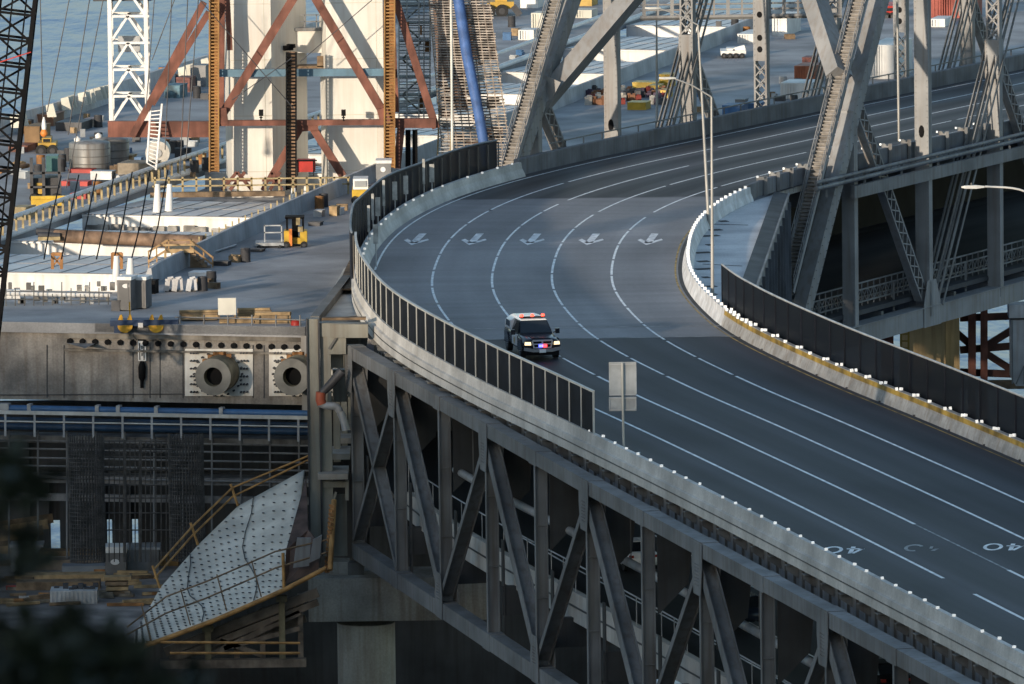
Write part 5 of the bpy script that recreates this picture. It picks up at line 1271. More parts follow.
store('panel', 'flat white sheets lying beyond the hoop frames', 'sheets', 188, 273, 206, 276, WHITE, 1.2)
# grey twin toilet cabins
for i, (x0, x1) in enumerate(((117, 131), (133, 146))):
    q = dk((x0 + x1) / 2, 311 - i * 2); Y = q.y; t = thing('toilet_cabin', ['front', 'rear'][i] + ' dark grey portable toilet cabin ' + ['with a white oval emblem', 'beside the one with the emblem'][i], 'cabin', q, 'grey toilet cabins')
    b = MB(); PB(b, x0, 280, x1, 310 - i * 2, Y, 1.2, 0, NZ); b.build('wall', mat('toilet_grey', (.17, .165, .16), .6, 0, .12, 1, .2), t)
    b = MB(); PB(b, x0 - .5, 277, x1 + .5, 280.2, Y - .04, 1.3, 0, NZ); b.build('roof', WHITE, t)
    b = MB(); PB(b, x0 + 2, 283, x1 - 2, 309 - i * 2, Y - .03, .03, 0, NZ); b.build('door', mat('toilet_door', (.14, .135, .13), .6), t)
    if i == 0:
        b = MB(); q = aty(126, 286, Y - .08); b.add([q + Vector((.22 * math.cos(a * .5236), 0, .13 * math.sin(a * .5236))) for a in range(12)], [tuple(range(12))]); b.build('emblem', WHITE, t)
store('site_box', 'low dark box at the foot of the toilet cabins', 'box', 111, 301, 120, 311, DARKM, .8)
store('site_box', 'black tilted speaker-like crate right of the toilet cabins', 'crate', 146, 281, 155, 294, BLACKM, .8)
# pipework and scaffold in the bay in front of the nearest white beam
t = thing('scaffold', 'thin tube scaffold with white pipes in front of the nearest white beam', 'scaffold', V(70, 312, 521))
b = MB()
for k in range(12): b.tube([V(6 + 9.3 * k, 318, 521), V(6 + 9.3 * k, 282 + (k % 3) * 6, 521)], .035, 5)
for y in (292, 300, 308): b.tube([V(2, y - 1, 521), V(112, y + 1, 521)], .03, 5)
b.build('tube', STEELD, t)
b = MB(); b.tube([V(2, 293, 521.5), V(110, 295, 521.5)], .16, 8); b.tube([V(30, 309, 521.5), V(98, 311, 521.5)], .16, 8); PB(b, 0, 290, 20, 299, 521.5, .4); b.build('white_pipe', WHITE, t)
b = MB()
for k in range(26): x = 4 + k * 4.2 + random.random() * 2; y = 281 + random.random() * 22; b = MB(); PB(b, x, y, x + 3 + 3 * random.random(), y + 4 + 5 * random.random(), 522.2, .4); b.build('fitting', random.choice([mat('dull_cabinet', (.33, .31, .28)), mat('dark_cabinet', (.13, .12, .11), .6), GALV, mat('dull_cabinet', (.33, .31, .28))]), t)
# sheave frame on the front edge
t = thing('sheave_frame', 'dark blue sheave frame with two orange half wheels on the front edge of the deck', 'machine', face(145, 330)); Y = face(145, 330).y - .6
b = MB(); PB(b, 110, 320, 178, 326, Y, 1.2); PB(b, 114, 324, 123, 333, Y - .05, .9); PB(b, 164, 324, 172, 333, Y - .05, .9); b.build('body', mat('navy_steel', (.035, .06, .12), .5, 0, .2, 1), t)
for x in (125, 156):
    c = aty(x, 325.5, Y - .12); n = 16; P = [c + Vector((.43 * math.cos(math.pi + math.pi * k / n), 0, .42 * math.sin(math.pi + math.pi * k / n))) for k in range(n + 1)]
    b = MB(); b.prism(P, (0, .3, 0)); b.build('wheel', mat('sheave_orange', (.70, .36, .03), .5, 0, .15, 1), t)
b = MB()
for x in (120, 129, 151, 160): b.prism([aty(x - 2, 320, Y), aty(x + 3, 320, Y), aty(x + 2, 315, Y), aty(x, 315, Y)], (0, .3, 0))
PB(b, 129, 302, 130.4, 320, Y + .2, .1); b.build('lug', mat('sheave_orange', (.7, .36, .03)), t)
b = MB(); PB(b, 138, 323, 143, 327.5, Y - .1, .06); b.build('plate', WHITE, t)
t = thing('load_cell', 'narrow white striped gauge board hanging on the face of the concrete end beam', 'gauge', face(141, 372, -.1)); Y = face(141, 350, -.2).y
b = MB(); PB(b, 138, 341, 146, 361, Y, .1); b.build('board', WHITE, t); b = MB(); PB(b, 139.2, 343, 140.2, 360, Y - .02, .03); PB(b, 143.4, 343, 144.4, 360, Y - .02, .03); PB(b, 141.4, 346, 142.6, 349, Y - .02, .03); PB(b, 141.4, 353, 142.6, 356, Y - .02, .03); b.build('mark', BLACKM, t)
b = MB(); PB(b, 138, 329, 145, 341, Y + .02, .2); b.tube([aty(142, 361, Y), aty(142, 367, Y), aty(142, 378, Y), aty(142, 381, Y)], [.1, .22, .2, .1], 8); b.tube([aty(142, 381, Y), aty(142, 388, Y)], .1, 6); b.build('hanger', BLACKM, t)
# panel, timber stacks and rail on the front edge
t = thing('panel_board', 'upright cream board standing by the timber stacks on the front edge', 'board', face(226, 314)); Y = face(226, 316).y
b = MB(); PB(b, 218, 298, 236, 315, Y + .4, .12); b.build('sheet', mat('cap_cream', (.66, .63, .54)), t); b = MB(); PB(b, 218, 315, 220, 319, Y + .4, .1); PB(b, 234, 315, 236, 319, Y + .4, .1); b.build('leg', BROWN, t)
for i, (x0, y0, x1, y1, dd, lab) in enumerate(((179, 310, 220, 320, 1.5, 'left stack of sawn timber behind the sheave frame'), (237, 308, 272, 318, 2.4, 'rear stack of sawn timber right of the cream board'), (254, 312, 292, 326, 1.0, 'front right stack of sawn timber near the support tower'), (219, 317, 256, 325, .8, 'low stack of sawn timber below the cream board'))):
    q = face((x0 + x1) / 2, y1); Y = q.y + dd; t = thing('timber_stack', lab, 'timber', Vector((q.x, Y, q.z)), 'timber stacks on the front edge'); n = 4
    for r in range(n):
        b = MB(); h = (y1 - y0) / n
        for k in range(3): PB(b, x0 + random.random() * 2, y0 + r * h + .25, x1 - random.random() * 3, y0 + (r + 1) * h - .1, Y + k * .35, .3)
        b.build('plank', [LUMBER, mat('old_lumber', (.33, .23, .13), .8, 0, .2, 2)][r % 2], t)
t = thing('guard_rail', 'grey tube guard rail along the front edge before the timber stacks', 'railing', face(240, 330)); Y = face(240, 330).y - .1
b = MB(); b.tube([face(175, 317), face(305, 320)], .04, 6); b.tube([face(175, 324), face(305, 327)], .04, 6); b.build('tube', STEELT, t)
for k in range(6): x = 180 + 24 * k; b = MB(); b.tube([face(x, 331), face(x, 315)], .05, 6); b.build('post', STEELT, t)
t = tag(MB().lathe(face(296, 327, .4), [(.28, 0), (.3, .2), (.24, .42), (.05, .45)], 10).build('bucket', REDP), 'small red bucket on the front edge beside the support tower', 'bucket')

# ------------------------------------------------------------------ far decks behind the old truss
def cont(label, x0, y0, x1, y1, m, depth=3.0, cat='container', name='shipping_container'):
    q = dk((x0 + x1) / 2, y1); t = thing(name, label, cat, q); Y = q.y
    b = MB(); PB(b, x0, y0, x1, y1, Y, depth, 0, NZ); b.build('body', m, t)
    b = MB(); n = int((x1 - x0) / 2.6); 
    for k in range(n): x = x0 + (k + .5) * (x1 - x0) / n; PB(b, x - .5, y0 + .8, x + .5, y1 - .8, Y - .04, .05, 0, NZ)
    b.build('rib', m, t); return t
WC = mat('container_white', (.72, .71, .68), .5, 0, .08, .6, .25)
cont('white box container high on the deck between two far truss posts', 772, 17, 787, 36, WC, 5)
cont('large white ribbed container between the end post stairs and the tall near post', 869, 45, 896, 79, WC, 6)
cont('low white ribbed container just above the road parapet left of the near stairs', 780, 83, 812, 99, WC, 3)
cont('orange-red container standing behind the low white one', 794, 66, 815, 83, mat('container_orange', (.36, .11, .05), .55, 0, .15, .8, .3), 3)
cont('red container wall at the top of the view above the large white container', 930, -8, 975, 18, mat('container_red', (.30, .05, .03), .55, 0, .15, .8, .3), 3)
cont('white open shed roof box right of the tall near post', 930, 19, 945, 27, WC, 3)
cont('white trailer box left of the tall far post', 737, 34, 757, 43, WC, 4)
cont('stacked white block near the far inclined stairs', 518, 30, 534, 40, WC, 2)
cont('cream block standing behind the stacked white block', 531, 13, 544, 34, mat('cap_cream', (.66, .63, .54)), 2)
cont('small white shelter with a dark side behind the raking brace', 572, 10, 592, 18, mat('cap_cream', (.66, .63, .54)), 2)
store('site_box', 'red toolbox in front of the large white container', 'box', 875, 69, 884, 78, REDP, 1)
store('crate', 'dark machinery heap on the orange container', 'machinery', 802, 58, 814, 66, mat('dark_red', (.2, .06, .05)), 1.5)
store('tarp_stack', 'blue tarpaulin bundle behind the parapet left of the tall far post', 'tarpaulin', 722, 106, 742, 118, BLUEP, 2)
store('tarp_stack', 'second blue tarpaulin bundle right of the first one', 'tarpaulin', 743, 104, 760, 111, BLUEP, 2)
store('site_box', 'grey tool chest between the blue tarpaulins', 'box', 735, 100, 745, 106, STEELT, 1)
t = thing('red_truck', 'red truck seen far up the deck beside the inclined stairs', 'truck', dk(889, 18)); Y = t.location.y
b = MB(); PB(b, 884, 6, 895, 15, Y, 4); b.build('body', REDP, t); b = MB(); PB(b, 885, 8, 894, 11, Y - .05, .1); b.build('window', GLASS, t); wheels(t, (886, 893), 16.5, Y, .35, rim=DARKM)
# yellow crates, drums of mixed goods
for i, (x0, y0, x1, y1, lab) in enumerate(((632, 83, 657, 89, 'long yellow crate at the back of the supplies by the kerb wall'), (659, 75, 671, 87, 'tall yellow crate right of the supplies'), (657, 91, 668, 98, 'small yellow crate in the middle of the supplies'), (627, 103, 646, 110, 'front yellow crate facing the road'), (648, 86, 659, 92, 'yellow crate behind the mixed sacks'))):
    store('yellow_crate', lab, 'crate', x0, y0, x1, y1, mat('bright_yellow', (.58, .37, .035)), 1.5, 'yellow crates by the kerb wall')
random.seed(11); cols = [mat('sack_red', (.24, .04, .03), .7), mat('sack_cream', (.5, .46, .40), .7), DARKM, mat('sack_violet', (.09, .06, .09), .7), mat('sack_rust', (.22, .10, .05), .7)]
k = 0
for r in range(4):
    for i in range(16):
        px, py = 588 + i * 4.9 + random.random() * 2, 104 - r * 3.4 + random.random()
        if 625 < px < 648 and py > 101: continue
        q = dk(px, py); c = r * 16 + i; s_ = .22 + .12 * random.random()
        b = MB(); a_ = random.random() * 3; b.box(q + Vector((0, 0, s_ * .8)), (s_ * (1 + random.random()), s_ * 1.6, s_ * (1.2 + random.random())), a_); b.box(q + Vector((.05, 0, s_ * 1.7)), (s_ * .8, s_ * .9, s_ * .7), a_ + .5)
        ci = random.randrange(5); t = tag(b.build('sack', cols[ci]), ['small red sack', 'small cream sack', 'small black sack', 'small violet sack', 'small rust-brown sack'][ci] + ' in the crowded supplies among the yellow crates', 'sack', ['red', 'cream', 'black', 'violet', 'rust'][ci] + ' sacks among the yellow crates')
# truck crane
t = thing('truck_crane', 'white eight-wheeled truck crane parked on the far grey deck', 'truck', dk(733, 58)); Y = t.location.y
b = MB(); PB(b, 721, 51, 746, 55.5, Y, 2.4); b.build('chassis', WHITE, t); b = MB(); PB(b, 727, 48.5, 737, 51.5, Y + .5, 1.5); b.build('cab', WHITE, t); b = MB(); b.bar(aty(735, 50, Y + .6), aty(745, 47.5, Y + .6), .4, .4); b.build('boom', WHITE, t)
b = MB(); PB(b, 733, 49.3, 736, 51.2, Y + .45, .1); b.build('window', GLASS, t); wheels(t, (724, 730, 736, 742), 55.8, Y - .1, .2, rim=DARKM)
# loader at the top
t = thing('wheel_loader', 'large yellow wheel loader at the top of the view left of the inclined stairs', 'loader', dk(502, 16)); Y = t.location.y
b = MB(); PB(b, 487, 2, 514, 9, Y, 2.4); PB(b, 495, -10, 507, 3, Y + .3, 1.8); b.build('body', YELLOWP, t); wheels(t, (502, 489), 11, Y - .2, .52); b = MB(); b.bar(aty(513, 6, Y), aty(520, 15, Y), .4, .5); b.build('arm', DARKM, t)
store('site_box', 'white topped dark box right of the yellow wheel loader', 'box', 520, 0, 538, 8, WHITE, 2)
store('crate', 'ochre machine beside the raking brace at the top of the view', 'machine', 576, -6, 592, 6, YELLOWP, 2)

# ------------------------------------------------------------------ small loose plant on the decks
random.seed(31)
kinds = [('drum', 'small dark drum', DARKM), ('crate', 'small brown crate', BROWN), ('site_box', 'small dark box', DARKM), ('crate', 'small pale timber crate', mat('old_lumber', (.33, .23, .13))), ('site_box', 'small grey box', ALU), ('drum', 'small rusty drum', RUSTO), ('site_box', 'small blue box', BLUEP)]
zones = [(2, 118, 100, 195, 36, 'among the plant on the left deck', 'left deck clutter'), (104, 140, 208, 178, 26, 'behind the white pipe railing', 'railing clutter'), (160, 70, 208, 100, 16, 'near the far grey booth', 'booth clutter'), (195, 283, 215, 292, 5, 'beyond the hoop frames', 'hoop clutter'), (226, 244, 250, 262, 2, 'on the grey deck beside the trolley', 'grey deck clutter'), (312, 200, 345, 218, 5, 'along the kerb wall', 'kerb clutter'), (560, 60, 600, 100, 0, '', ''), (672, 92, 716, 118, 9, 'behind the far eyebar bundle', 'eyebar clutter'), (770, 70, 812, 104, 8, 'beside the orange-red container', 'container clutter'), (506, 22, 560, 60, 12, 'beside the stacked white block', 'block clutter'), (700, 20, 800, 40, 12, 'near the far white containers', 'far container clutter')]
for x0, y0, x1, y1, n, wh, gp in zones:
    for i in range(n):
        px, py = random.uniform(x0, x1), random.uniform(y0, y1); nm, lb, m_ = kinds[min(6, int(random.random() ** 1.3 * 7))]
        q = dk(px, py); s_ = random.uniform(.3, .75); b = MB()
        if nm == 'drum': b.lathe(q, [(.3, 0), (.31, .03), (.29, .4), (.31, .43), (.29, .82), (.31, .85), (.1, .88)], 10)
        else:
            a_ = NZ + random.uniform(-.5, .5); h = random.uniform(.2, .6); b.box(q + Vector((0, 0, h / 2)), (s_, s_ * random.uniform(.5, 1.2), h), a_); b.box(q + Vector((0, 0, h + .03)), (s_ * 1.06, s_ * .5, .06), a_)
        tag(b.build(nm, m_), lb + ' ' + wh, 'box' if nm != 'drum' else 'drum', lb.replace('small ', '') + 's, ' + gp)
for i, (a, c, zz, lab) in enumerate((((118, 182), (150, 176), .3, 'upper bundled pipe lying behind the white pipe railing'), ((112, 186), (146, 181), .3, 'lower bundled pipe lying behind the white pipe railing'), ((0, 176), (28, 170), .3, 'rusty pipe lying behind the crane boom'), ((210, 255), (236, 247), .12, 'grey hose lying at the foot of the kerb wall'))):
    p, q = dk(*a), dk(*c); p.z += zz; q.z += zz
    tag(MB().tube([p, (p + q) / 2, q], .16 if zz > .2 else .07, 8).build('pipe', RUSTO if i == 2 else GALV), lab, 'pipe')
# tower work lines
for i, ((x0, y0), (x1, y1), wh) in enumerate((((200, 0), (295, 110), 'crossing the left tower leg'), ((372, 0), (300, 62), 'crossing the right tower leg'), ((232, 100), (292, 58), 'between the left leg and the link panel'))):
    tag(MB().tube([V(x0, y0, YT - 2.6), V(x1, y1, YT - 2.6)], .03, 5).build('guy_line', DARKM), 'thin guy line ' + wh, 'cable')
# ------------------------------------------------------------------ police pickup with canopy
def loft(b, secs, mi=0, smooth=False):      # sections (y, [(x, z) ...]) closed rings
    n = len(secs[0][1]); vs = [(x, y, z) for y, P in secs for x, z in P]
    fs = [(i * n + k, i * n + (k + 1) % n, (i + 1) * n + (k + 1) % n, (i + 1) * n + k) for i in range(len(secs) - 1) for k in range(n)]
    fs += [tuple(range(n))[::-1], tuple(range((len(secs) - 1) * n, len(secs) * n))]
    return b.add(vs, fs, mi, smooth)
def ringx(hw, z0, z1, hwt, ch=.08):         # octagon-ish section
    return [(-hw + .04, z0), (hw - .04, z0), (hw, z0 + .1), (hw, z1 - .22), (hwt, z1 - .04), (hwt - ch, z1), (-hwt + ch, z1), (-hwt, z1 - .04), (-hw, z1 - .22), (-hw, z0 + .1)]
CARBLK = mat('car_black', (.012, .014, .022), .18, 0, .05, .5, spec=.6)
CARWHT = mat('car_white', (.80, .80, .80), .25, 0, .03, .5, spec=.5)
CHROME = mat('chrome', (.75, .75, .76), .15, 1.0, .03, .5)
def lampmat(n, c, s): return mat(n, c, .3, emit=c, estr=s)
def police():
    u = near_u(at(534, 350)); q = rp(u + 1.9, 1.22, 0); a = frame(u)[2]
    t = thing('police_truck', 'black and white police pickup with white canopy and flashing red roof lights', 'police truck', (0, 0, 0))
    def bd(nm, fn, m, par=None): b = MB(); fn(b); return b.build(nm, m, par or t)
    # local frame: x to its own left... y forward
    def body(b):
        loft(b, [(-2.9, ringx(.90, .62, 1.12, .86)), (-2.75, ringx(.98, .52, 1.18, .93)), (-.95, ringx(.99, .48, 1.18, .94)), (.55, ringx(.99, .48, 1.17, .94)), (1.15, ringx(.99, .48, 1.17, .92)), (1.9, ringx(.99, .5, 1.15, .84, .2)), (2.6, ringx(.97, .5, 1.10, .80, .2)), (2.85, ringx(.90, .55, 1.02, .74, .2))], 0, True)
        for y in (-1.85, 1.85):
            for s_ in (-1, 1):
                P = [(s_ * .985, y + .62 * math.cos(k * .3142), .45 + .6 * math.sin(k * .3142)) for k in range(11)]
                b.prism(P, (s_ * .05, 0, 0))
    bd('body', body, CARBLK)
    def hood(b): b.add([(-.62, 1.25, 1.185), (.62, 1.25, 1.185), (.5, 2.6, 1.13), (-.5, 2.6, 1.13)], [(0, 1, 2, 3)])
    bd('hood_scoop', hood, CARBLK)
    def cab(b): loft(b, [(-1.0, [(-.90, 1.12), (.90, 1.12), (.70, 1.80), (-.70, 1.80)]), (.35, [(-.90, 1.12), (.90, 1.12), (.70, 1.82), (-.70, 1.82)]), (1.15, [(-.88, 1.12), (.88, 1.12), (.84, 1.2), (-.84, 1.2)])])
    bd('cab', cab, CARBLK)
    bd('roof', lambda b: loft(b, [(-1.0, [(-.72, 1.79), (.72, 1.79), (.62, 1.87), (-.62, 1.87)]), (-.2, [(-.72, 1.80), (.72, 1.80), (.62, 1.90), (-.62, 1.90)]), (.40, [(-.71, 1.80), (.71, 1.80), (.62, 1.86), (-.62, 1.86)])]), CARWHT)
    bd('windshield', lambda b: b.prism([(-.80, 1.10, 1.235), (.80, 1.10, 1.235), (.66, .40, 1.79), (-.66, .40, 1.79)], (0, .012, .012)), GLASS)
    for s_ in (-1, 1):
        bd('side_window', lambda b: b.prism([(s_ * .90, .85, 1.2), (s_ * .90, -.35, 1.2), (s_ * .725, -.30, 1.74), (s_ * .725, .38, 1.74)], (s_ * .012, 0, .004)), GLASS)
        bd('side_window', lambda b: b.prism([(s_ * .90, -.42, 1.2), (s_ * .90, -.95, 1.2), (s_ * .725, -.92, 1.74), (s_ * .725, -.38, 1.74)], (s_ * .012, 0, .004)), GLASS)
        d = bd('door', lambda b: (b.prism([(s_ * .995, 1.02, .56), (s_ * .995, -.35, .56), (s_ * .995, -.38, 1.0), (s_ * .985, 1.02, 1.0)], (s_ * .012, 0, 0)), b.prism([(s_ * .995, 1.02, 1.0), (s_ * .995, -.38, 1.0), (s_ * .94, -.38, 1.15), (s_ * .94, .98, 1.15)], (s_ * .012, 0, .004))), CARWHT)
        st_ = []
        for k in range(14): r_ = .22 if k % 2 == 0 else .11; st_.append((s_ * 1.011, .33 + r_ * math.cos(k * .4488), .80 + r_ * math.sin(k * .4488)))
        bd('emblem', lambda b: b.prism(st_, (s_ * .004, 0, 0)), mat('star_gold', (.45, .33, .08), .5), d)
        bd('mirror', lambda b: (b.box((s_ * 1.17, .85, 1.27), (.22, .14, .26)), b.bar((s_ * .93, .88, 1.2), (s_ * 1.1, .86, 1.24), .05, .06)), CARBLK)
        bd('headlight', lambda b: b.prism([(s_ * .60, 2.88, .80), (s_ * .92, 2.80, .80), (s_ * .90, 2.78, .96), (s_ * .62, 2.88, .96)], (0, .07, 0)), lampmat('headlight_warm', (1, .78, .45), .9))
        for y in (-1.85, 1.85):
            wh = bd('wheel', lambda b: b.tube([(s_ * .74, y, .41), (s_ * 1.0, y, .41)], .41, 18), RUBBER)
            bd('rim', lambda b: (b.tube([(s_ * .985, y, .41), (s_ * 1.012, y, .41)], .23, 12), b.tube([(s_ * 1.0, y, .41), (s_ * 1.03, y, .41)], .08, 8)), CHROME, wh)
    bd('canopy', lambda b: loft(b, [(-2.85, ringx(.92, 1.12, 1.72, .66, .12)), (-2.4, ringx(.93, 1.12, 1.86, .68, .12)), (-1.1, ringx(.93, 1.12, 1.90, .70, .12)), (-1.02, ringx(.93, 1.12, 1.88, .70, .12))]), CARWHT)
    for s_ in (-1, 1): bd('canopy_window', lambda b: b.prism([(s_ * .935, -2.45, 1.3), (s_ * .935, -1.35, 1.3), (s_ * .93, -1.35, 1.62), (s_ * .93, -2.35, 1.62)], (s_ * .012, 0, 0)), GLASS)
    def grille(b):
        b.bar((-.52, 2.87, 1.02), (.52, 2.87, 1.02), .06, .07); b.bar((-.48, 2.88, .66), (.48, 2.88, .66), .06, .06)
        b.bar((-.52, 2.86, 1.02), (-.44, 2.88, .66), .06, .06); b.bar((.52, 2.86, 1.02), (.44, 2.88, .66), .06, .06); b.bar((0, 2.9, .66), (0, 2.9, 1.04), .07, .09); b.bar((-.48, 2.89, .85), (.48, 2.89, .85), .05, .05)
    bd('grille', grille, mat('bright_trim', (.5, .5, .5), .25, .3, .03))
    bd('grille_mesh', lambda b: b.prism([(-.5, 2.85, .66), (.5, 2.85, .66), (.5, 2.84, 1.02), (-.5, 2.84, 1.02)], (0, .012, 0)), BLACKM)
    bd('bumper', lambda b: (b.bar((-.95, 2.80, .60), (-.45, 2.98, .52), .12, .16), b.bar((.95, 2.80, .60), (.45, 2.98, .52), .12, .16), b.bar((-.47, 2.97, .52), (.47, 2.97, .52), .12, .15)), mat('bumper_grey', (.30, .30, .31), .3, .3, .03))
    bd('air_dam', lambda b: b.box((0, 2.85, .38), (1.7, .12, .22)), BLACKM)
    bd('licence_plate', lambda b: b.box((.02, 3.05, .5), (.34, .03, .17)), CARWHT)
    bd('warning_light', lambda b: b.box((.10, 2.96, .76), (.2, .06, .12)), lampmat('blue_lamp', (.10, .12, 1.0), 3))
    bd('warning_light', lambda b: b.box((-.12, 2.96, .76), (.2, .06, .12)), lampmat('red_lamp', (1.0, .04, .05), 3))
    lb_ = bd('light_bar', lambda b: (b.bar((-.66, .05, 1.93), (.66, .05, 1.93), .22, .06), b.bar((-.5, .05, 1.88), (-.5, .05, 1.95), .1, .1), b.bar((.5, .05, 1.88), (.5, .05, 1.95), .1, .1)), BLACKM)
    for x in (-.56, 0, .56): bd('roof_lamp', lambda b: b.lathe((x, .08, 1.96), [(.09, 0), (.10, .07), (.07, .13), (.02, .14)], 10), lampmat('beacon_red', (1.0, .07, .04), 2.0), lb_)
    t.scale = (1.05, 1.02, 1.05); t.location = (q.x, q.y, 0.012); t.rotation_euler = (0, 0, math.atan2(a.y, a.x) - math.pi / 2)
police()
# ------------------------------------------------------------------ cars on the lower road
def sedan(loc, rz, m, label, tail=True):
    t = thing('car', label, 'car', (0, 0, 0))
    b = MB(); loft(b, [(-2.25, ringx(.78, .45, .92, .70)), (-2.0, ringx(.88, .3, 1.0, .78)), (-.9, ringx(.9, .25, 1.02, .8)), (1.0, ringx(.9, .25, .98, .8)), (2.0, ringx(.86, .3, .85, .74)), (2.25, ringx(.75, .4, .75, .66))], 0, True); b.build('body', m, t)
    b = MB(); loft(b, [(-1.7, [(-.76, .98), (.76, .98), (.70, 1.0), (-.70, 1.0)]), (-1.0, [(-.80, .98), (.80, .98), (.60, 1.42), (-.60, 1.42)]), (.2, [(-.80, .98), (.80, .98), (.60, 1.45), (-.60, 1.45)]), (1.1, [(-.78, .95), (.78, .95), (.74, 1.0), (-.74, 1.0)])]); b.build('cabin', GLASS, t)
    b = MB(); loft(b, [(-1.0, [(-.62, 1.42), (.62, 1.42), (.55, 1.46), (-.55, 1.46)]), (.2, [(-.62, 1.45), (.62, 1.45), (.55, 1.49), (-.55, 1.49)])]); b.build('roof', m, t)
    for s_ in (-1, 1):
        b = MB(); b.box((s_ * .66, -2.2, .82), (.24, .12, .14)); b.build('tail_lamp', mat('tail_red', (.30, .02, .015), .4), t)
        for y in (-1.4, 1.4): b = MB(); b.tube([(s_ * .7, y, .32), (s_ * .9, y, .32)], .32, 14); b.build('wheel', RUBBER, t)
    t.location = loc; t.rotation_euler = (0, 0, rz)
for px, py, m, lab in ((633, 566, CARWHT, 'white car on the lower road glimpsed behind the near truss'), (742, 622, mat('car_navy', (.02, .03, .05), .2), 'dark blue car on the lower road glimpsed behind the near truss'), (884, 690, BLACKM, 'black car with a glowing lamp on the lower road at the bottom edge')):
    q = at(px, py, -8.98); a = frame(near_u(q))[2]; sedan(q, math.atan2(a.y, a.x) + math.pi / 2, m, lab)
# ------------------------------------------------------------------ sign seen from behind
q0 = rp(near_u(at(630, 452, .3)), 8.1, .55); Yq = q0.y
sg2 = thing('road_sign', 'grey back of a two-panel road sign on a bent post clamped to the barrier', 'sign', q0)
b = MB(); PB(b, 609, 362, 636.5, 395.5, Yq - .12, .03); b.build('upper_panel', ALU, sg2)
b = MB(); PB(b, 609, 397, 636.5, 411, Yq - .12, .03); b.build('lower_panel', ALU, sg2)
b = MB()
for y in (364, 394.5, 398, 409.5): PB(b, 609.5, y, 636, y + .8, Yq - .17, .05)
for x in (609.3, 635.6): PB(b, x, 397.5, x + .7, 410.5, Yq - .17, .05)
b.build('stiffener', GALV, sg2)
b = MB(); b.tube(chaikin([aty(622.3, 363, Yq - .25), aty(622.8, 400, Yq - .25), aty(623.5, 441, Yq - .25), aty(624.5, 450, Yq - .25), aty(630, 456, Yq - .25), aty(639, 457, Yq - .25)], 2), .062, 10); b.build('post', mat('post_cream', (.50, .49, .44), .5, .1), sg2)
b = MB(); PB(b, 638, 453, 640.5, 461, Yq - .3, .4); b.build('clamp', GALV, sg2)
# ------------------------------------------------------------------ lamp posts
def lamp(label, base, top, head, r=.085, arm=True, Y=None, headlen=1.1):
    Y = Y if Y else base.y; t = thing('lamp_post', label, 'lamp post', base)
    b = MB(); b.tube([base, aty(*top, Y)], [r * 1.25, r * .7], 10); b.build('pole', mat('lamp_grey', (.36, .35, .33), .45, .3, .1), t)
    if arm:
        p, q = aty(*top, Y), aty(*head, Y); b = MB(); b.tube([p, (p + q) / 2 + Vector((0, 0, .12)), q], r * .55, 8); b.build('arm', mat('lamp_grey', (.36, .35, .33)), t)
        s_ = 1 if q.x > p.x else -1
        b = MB(); loft(b, [(-.16, [(-.05, -.03), (.05, -.03), (.04, .03), (-.04, .03)])] + [(y, [(-.12 * f, -.06 * f), (.12 * f, -.06 * f), (.08 * f, .06), (-.08 * f, .06)]) for y, f in ((.1, 1), (.5, 1.1), (.8, .5))])
        hb = b.v; b.v = [(q.x + s_ * y, q.y + x, q.z + z) for x, y, z in hb]; b.build('head', mat('lamp_head', (.55, .54, .50), .4), t)
    return t
lamp('shorter grey lamp post of the crossing pair, standing on the concrete walk', at(712.5, 302, 0), (711.5, 97), (673, 78))
lamp('taller grey lamp post of the crossing pair, rising from the white barrier', at(709, 228, 0), (698, 25), (658, 8))
lamp('slim lamp post standing on the far deck left of the eyebar bundle', dk(657, 127), (656.5, 8), (628, 9), .08)
tl = thing('lamp_post', 'slim plain post standing on the near parapet beside the tall near post', 'lamp post', at(899, 141, 1.0))
b = MB(); b.tube([wloc(tl), aty(897, -10, wloc(tl).y)], .085, 8); b.build('pole', mat('lamp_grey', (.36, .35, .33)), tl)
sa = T(24, -.8, 22.6); sl3 = thing('street_lamp', 'white street lamp on a curved arm in front of the truss at the right edge', 'street lamp', sa)
Ys = sa.y - 30; b = MB()
b.tube(chaikin([aty(1042, 320, Ys), aty(1040, 215, Ys), aty(1034, 196, Ys), aty(1018, 188, Ys), aty(985, 186.5, Ys)], 2), .07, 8); b.build('arm', mat('lamp_white', (.62, .61, .58), .4), sl3)
b = MB(); c = aty(973, 187, Ys); loft(b, [(-.75, [(-.06, -.04), (.06, -.04), (.05, .05), (-.05, .05)]), (-.5, [(-.2, -.08), (.2, -.08), (.14, .1), (-.14, .1)]), (.2, [(-.2, -.1), (.2, -.1), (.14, .12), (-.14, .12)]), (.75, [(-.08, -.04), (.08, -.04), (.06, .06), (-.06, .06)])]); b.v = [(c.x + y, c.y + x, c.z + z) for x, y, z in b.v]; b.build('head', mat('lamp_white', (.62, .61, .58)), sl3)
b = MB(); b.lathe(c + Vector((-.1, 0, .1)), [(.05, 0), (.06, .15), (.02, .18)], 8); b.build('sensor', STEELD, sl3)
# sign gantry at the top between the far posts
gt = thing('catwalk', 'grey catwalk frame crossing the top of the view between the far truss posts', 'catwalk', T(12, 8, -.6)); Yc = 618
b = MB()
for y in (3.5, 9, 16): b.tube([aty(640, y + 1.5, Yc), aty(842, y - 1.5, Yc)], .07 if y < 16 else .14, 6)
for k in range(15): x = 644 + 14 * k; b.bar(aty(x, 18, Yc), aty(x, -6, Yc), .14 if k % 2 else .24, .12)
b.build('frame', STEELB, gt)
b = MB(); b.bar(aty(640, 19, Yc + .6), aty(842, 16, Yc + .6), 1.2, .12); b.build('deck', STEELD, gt)

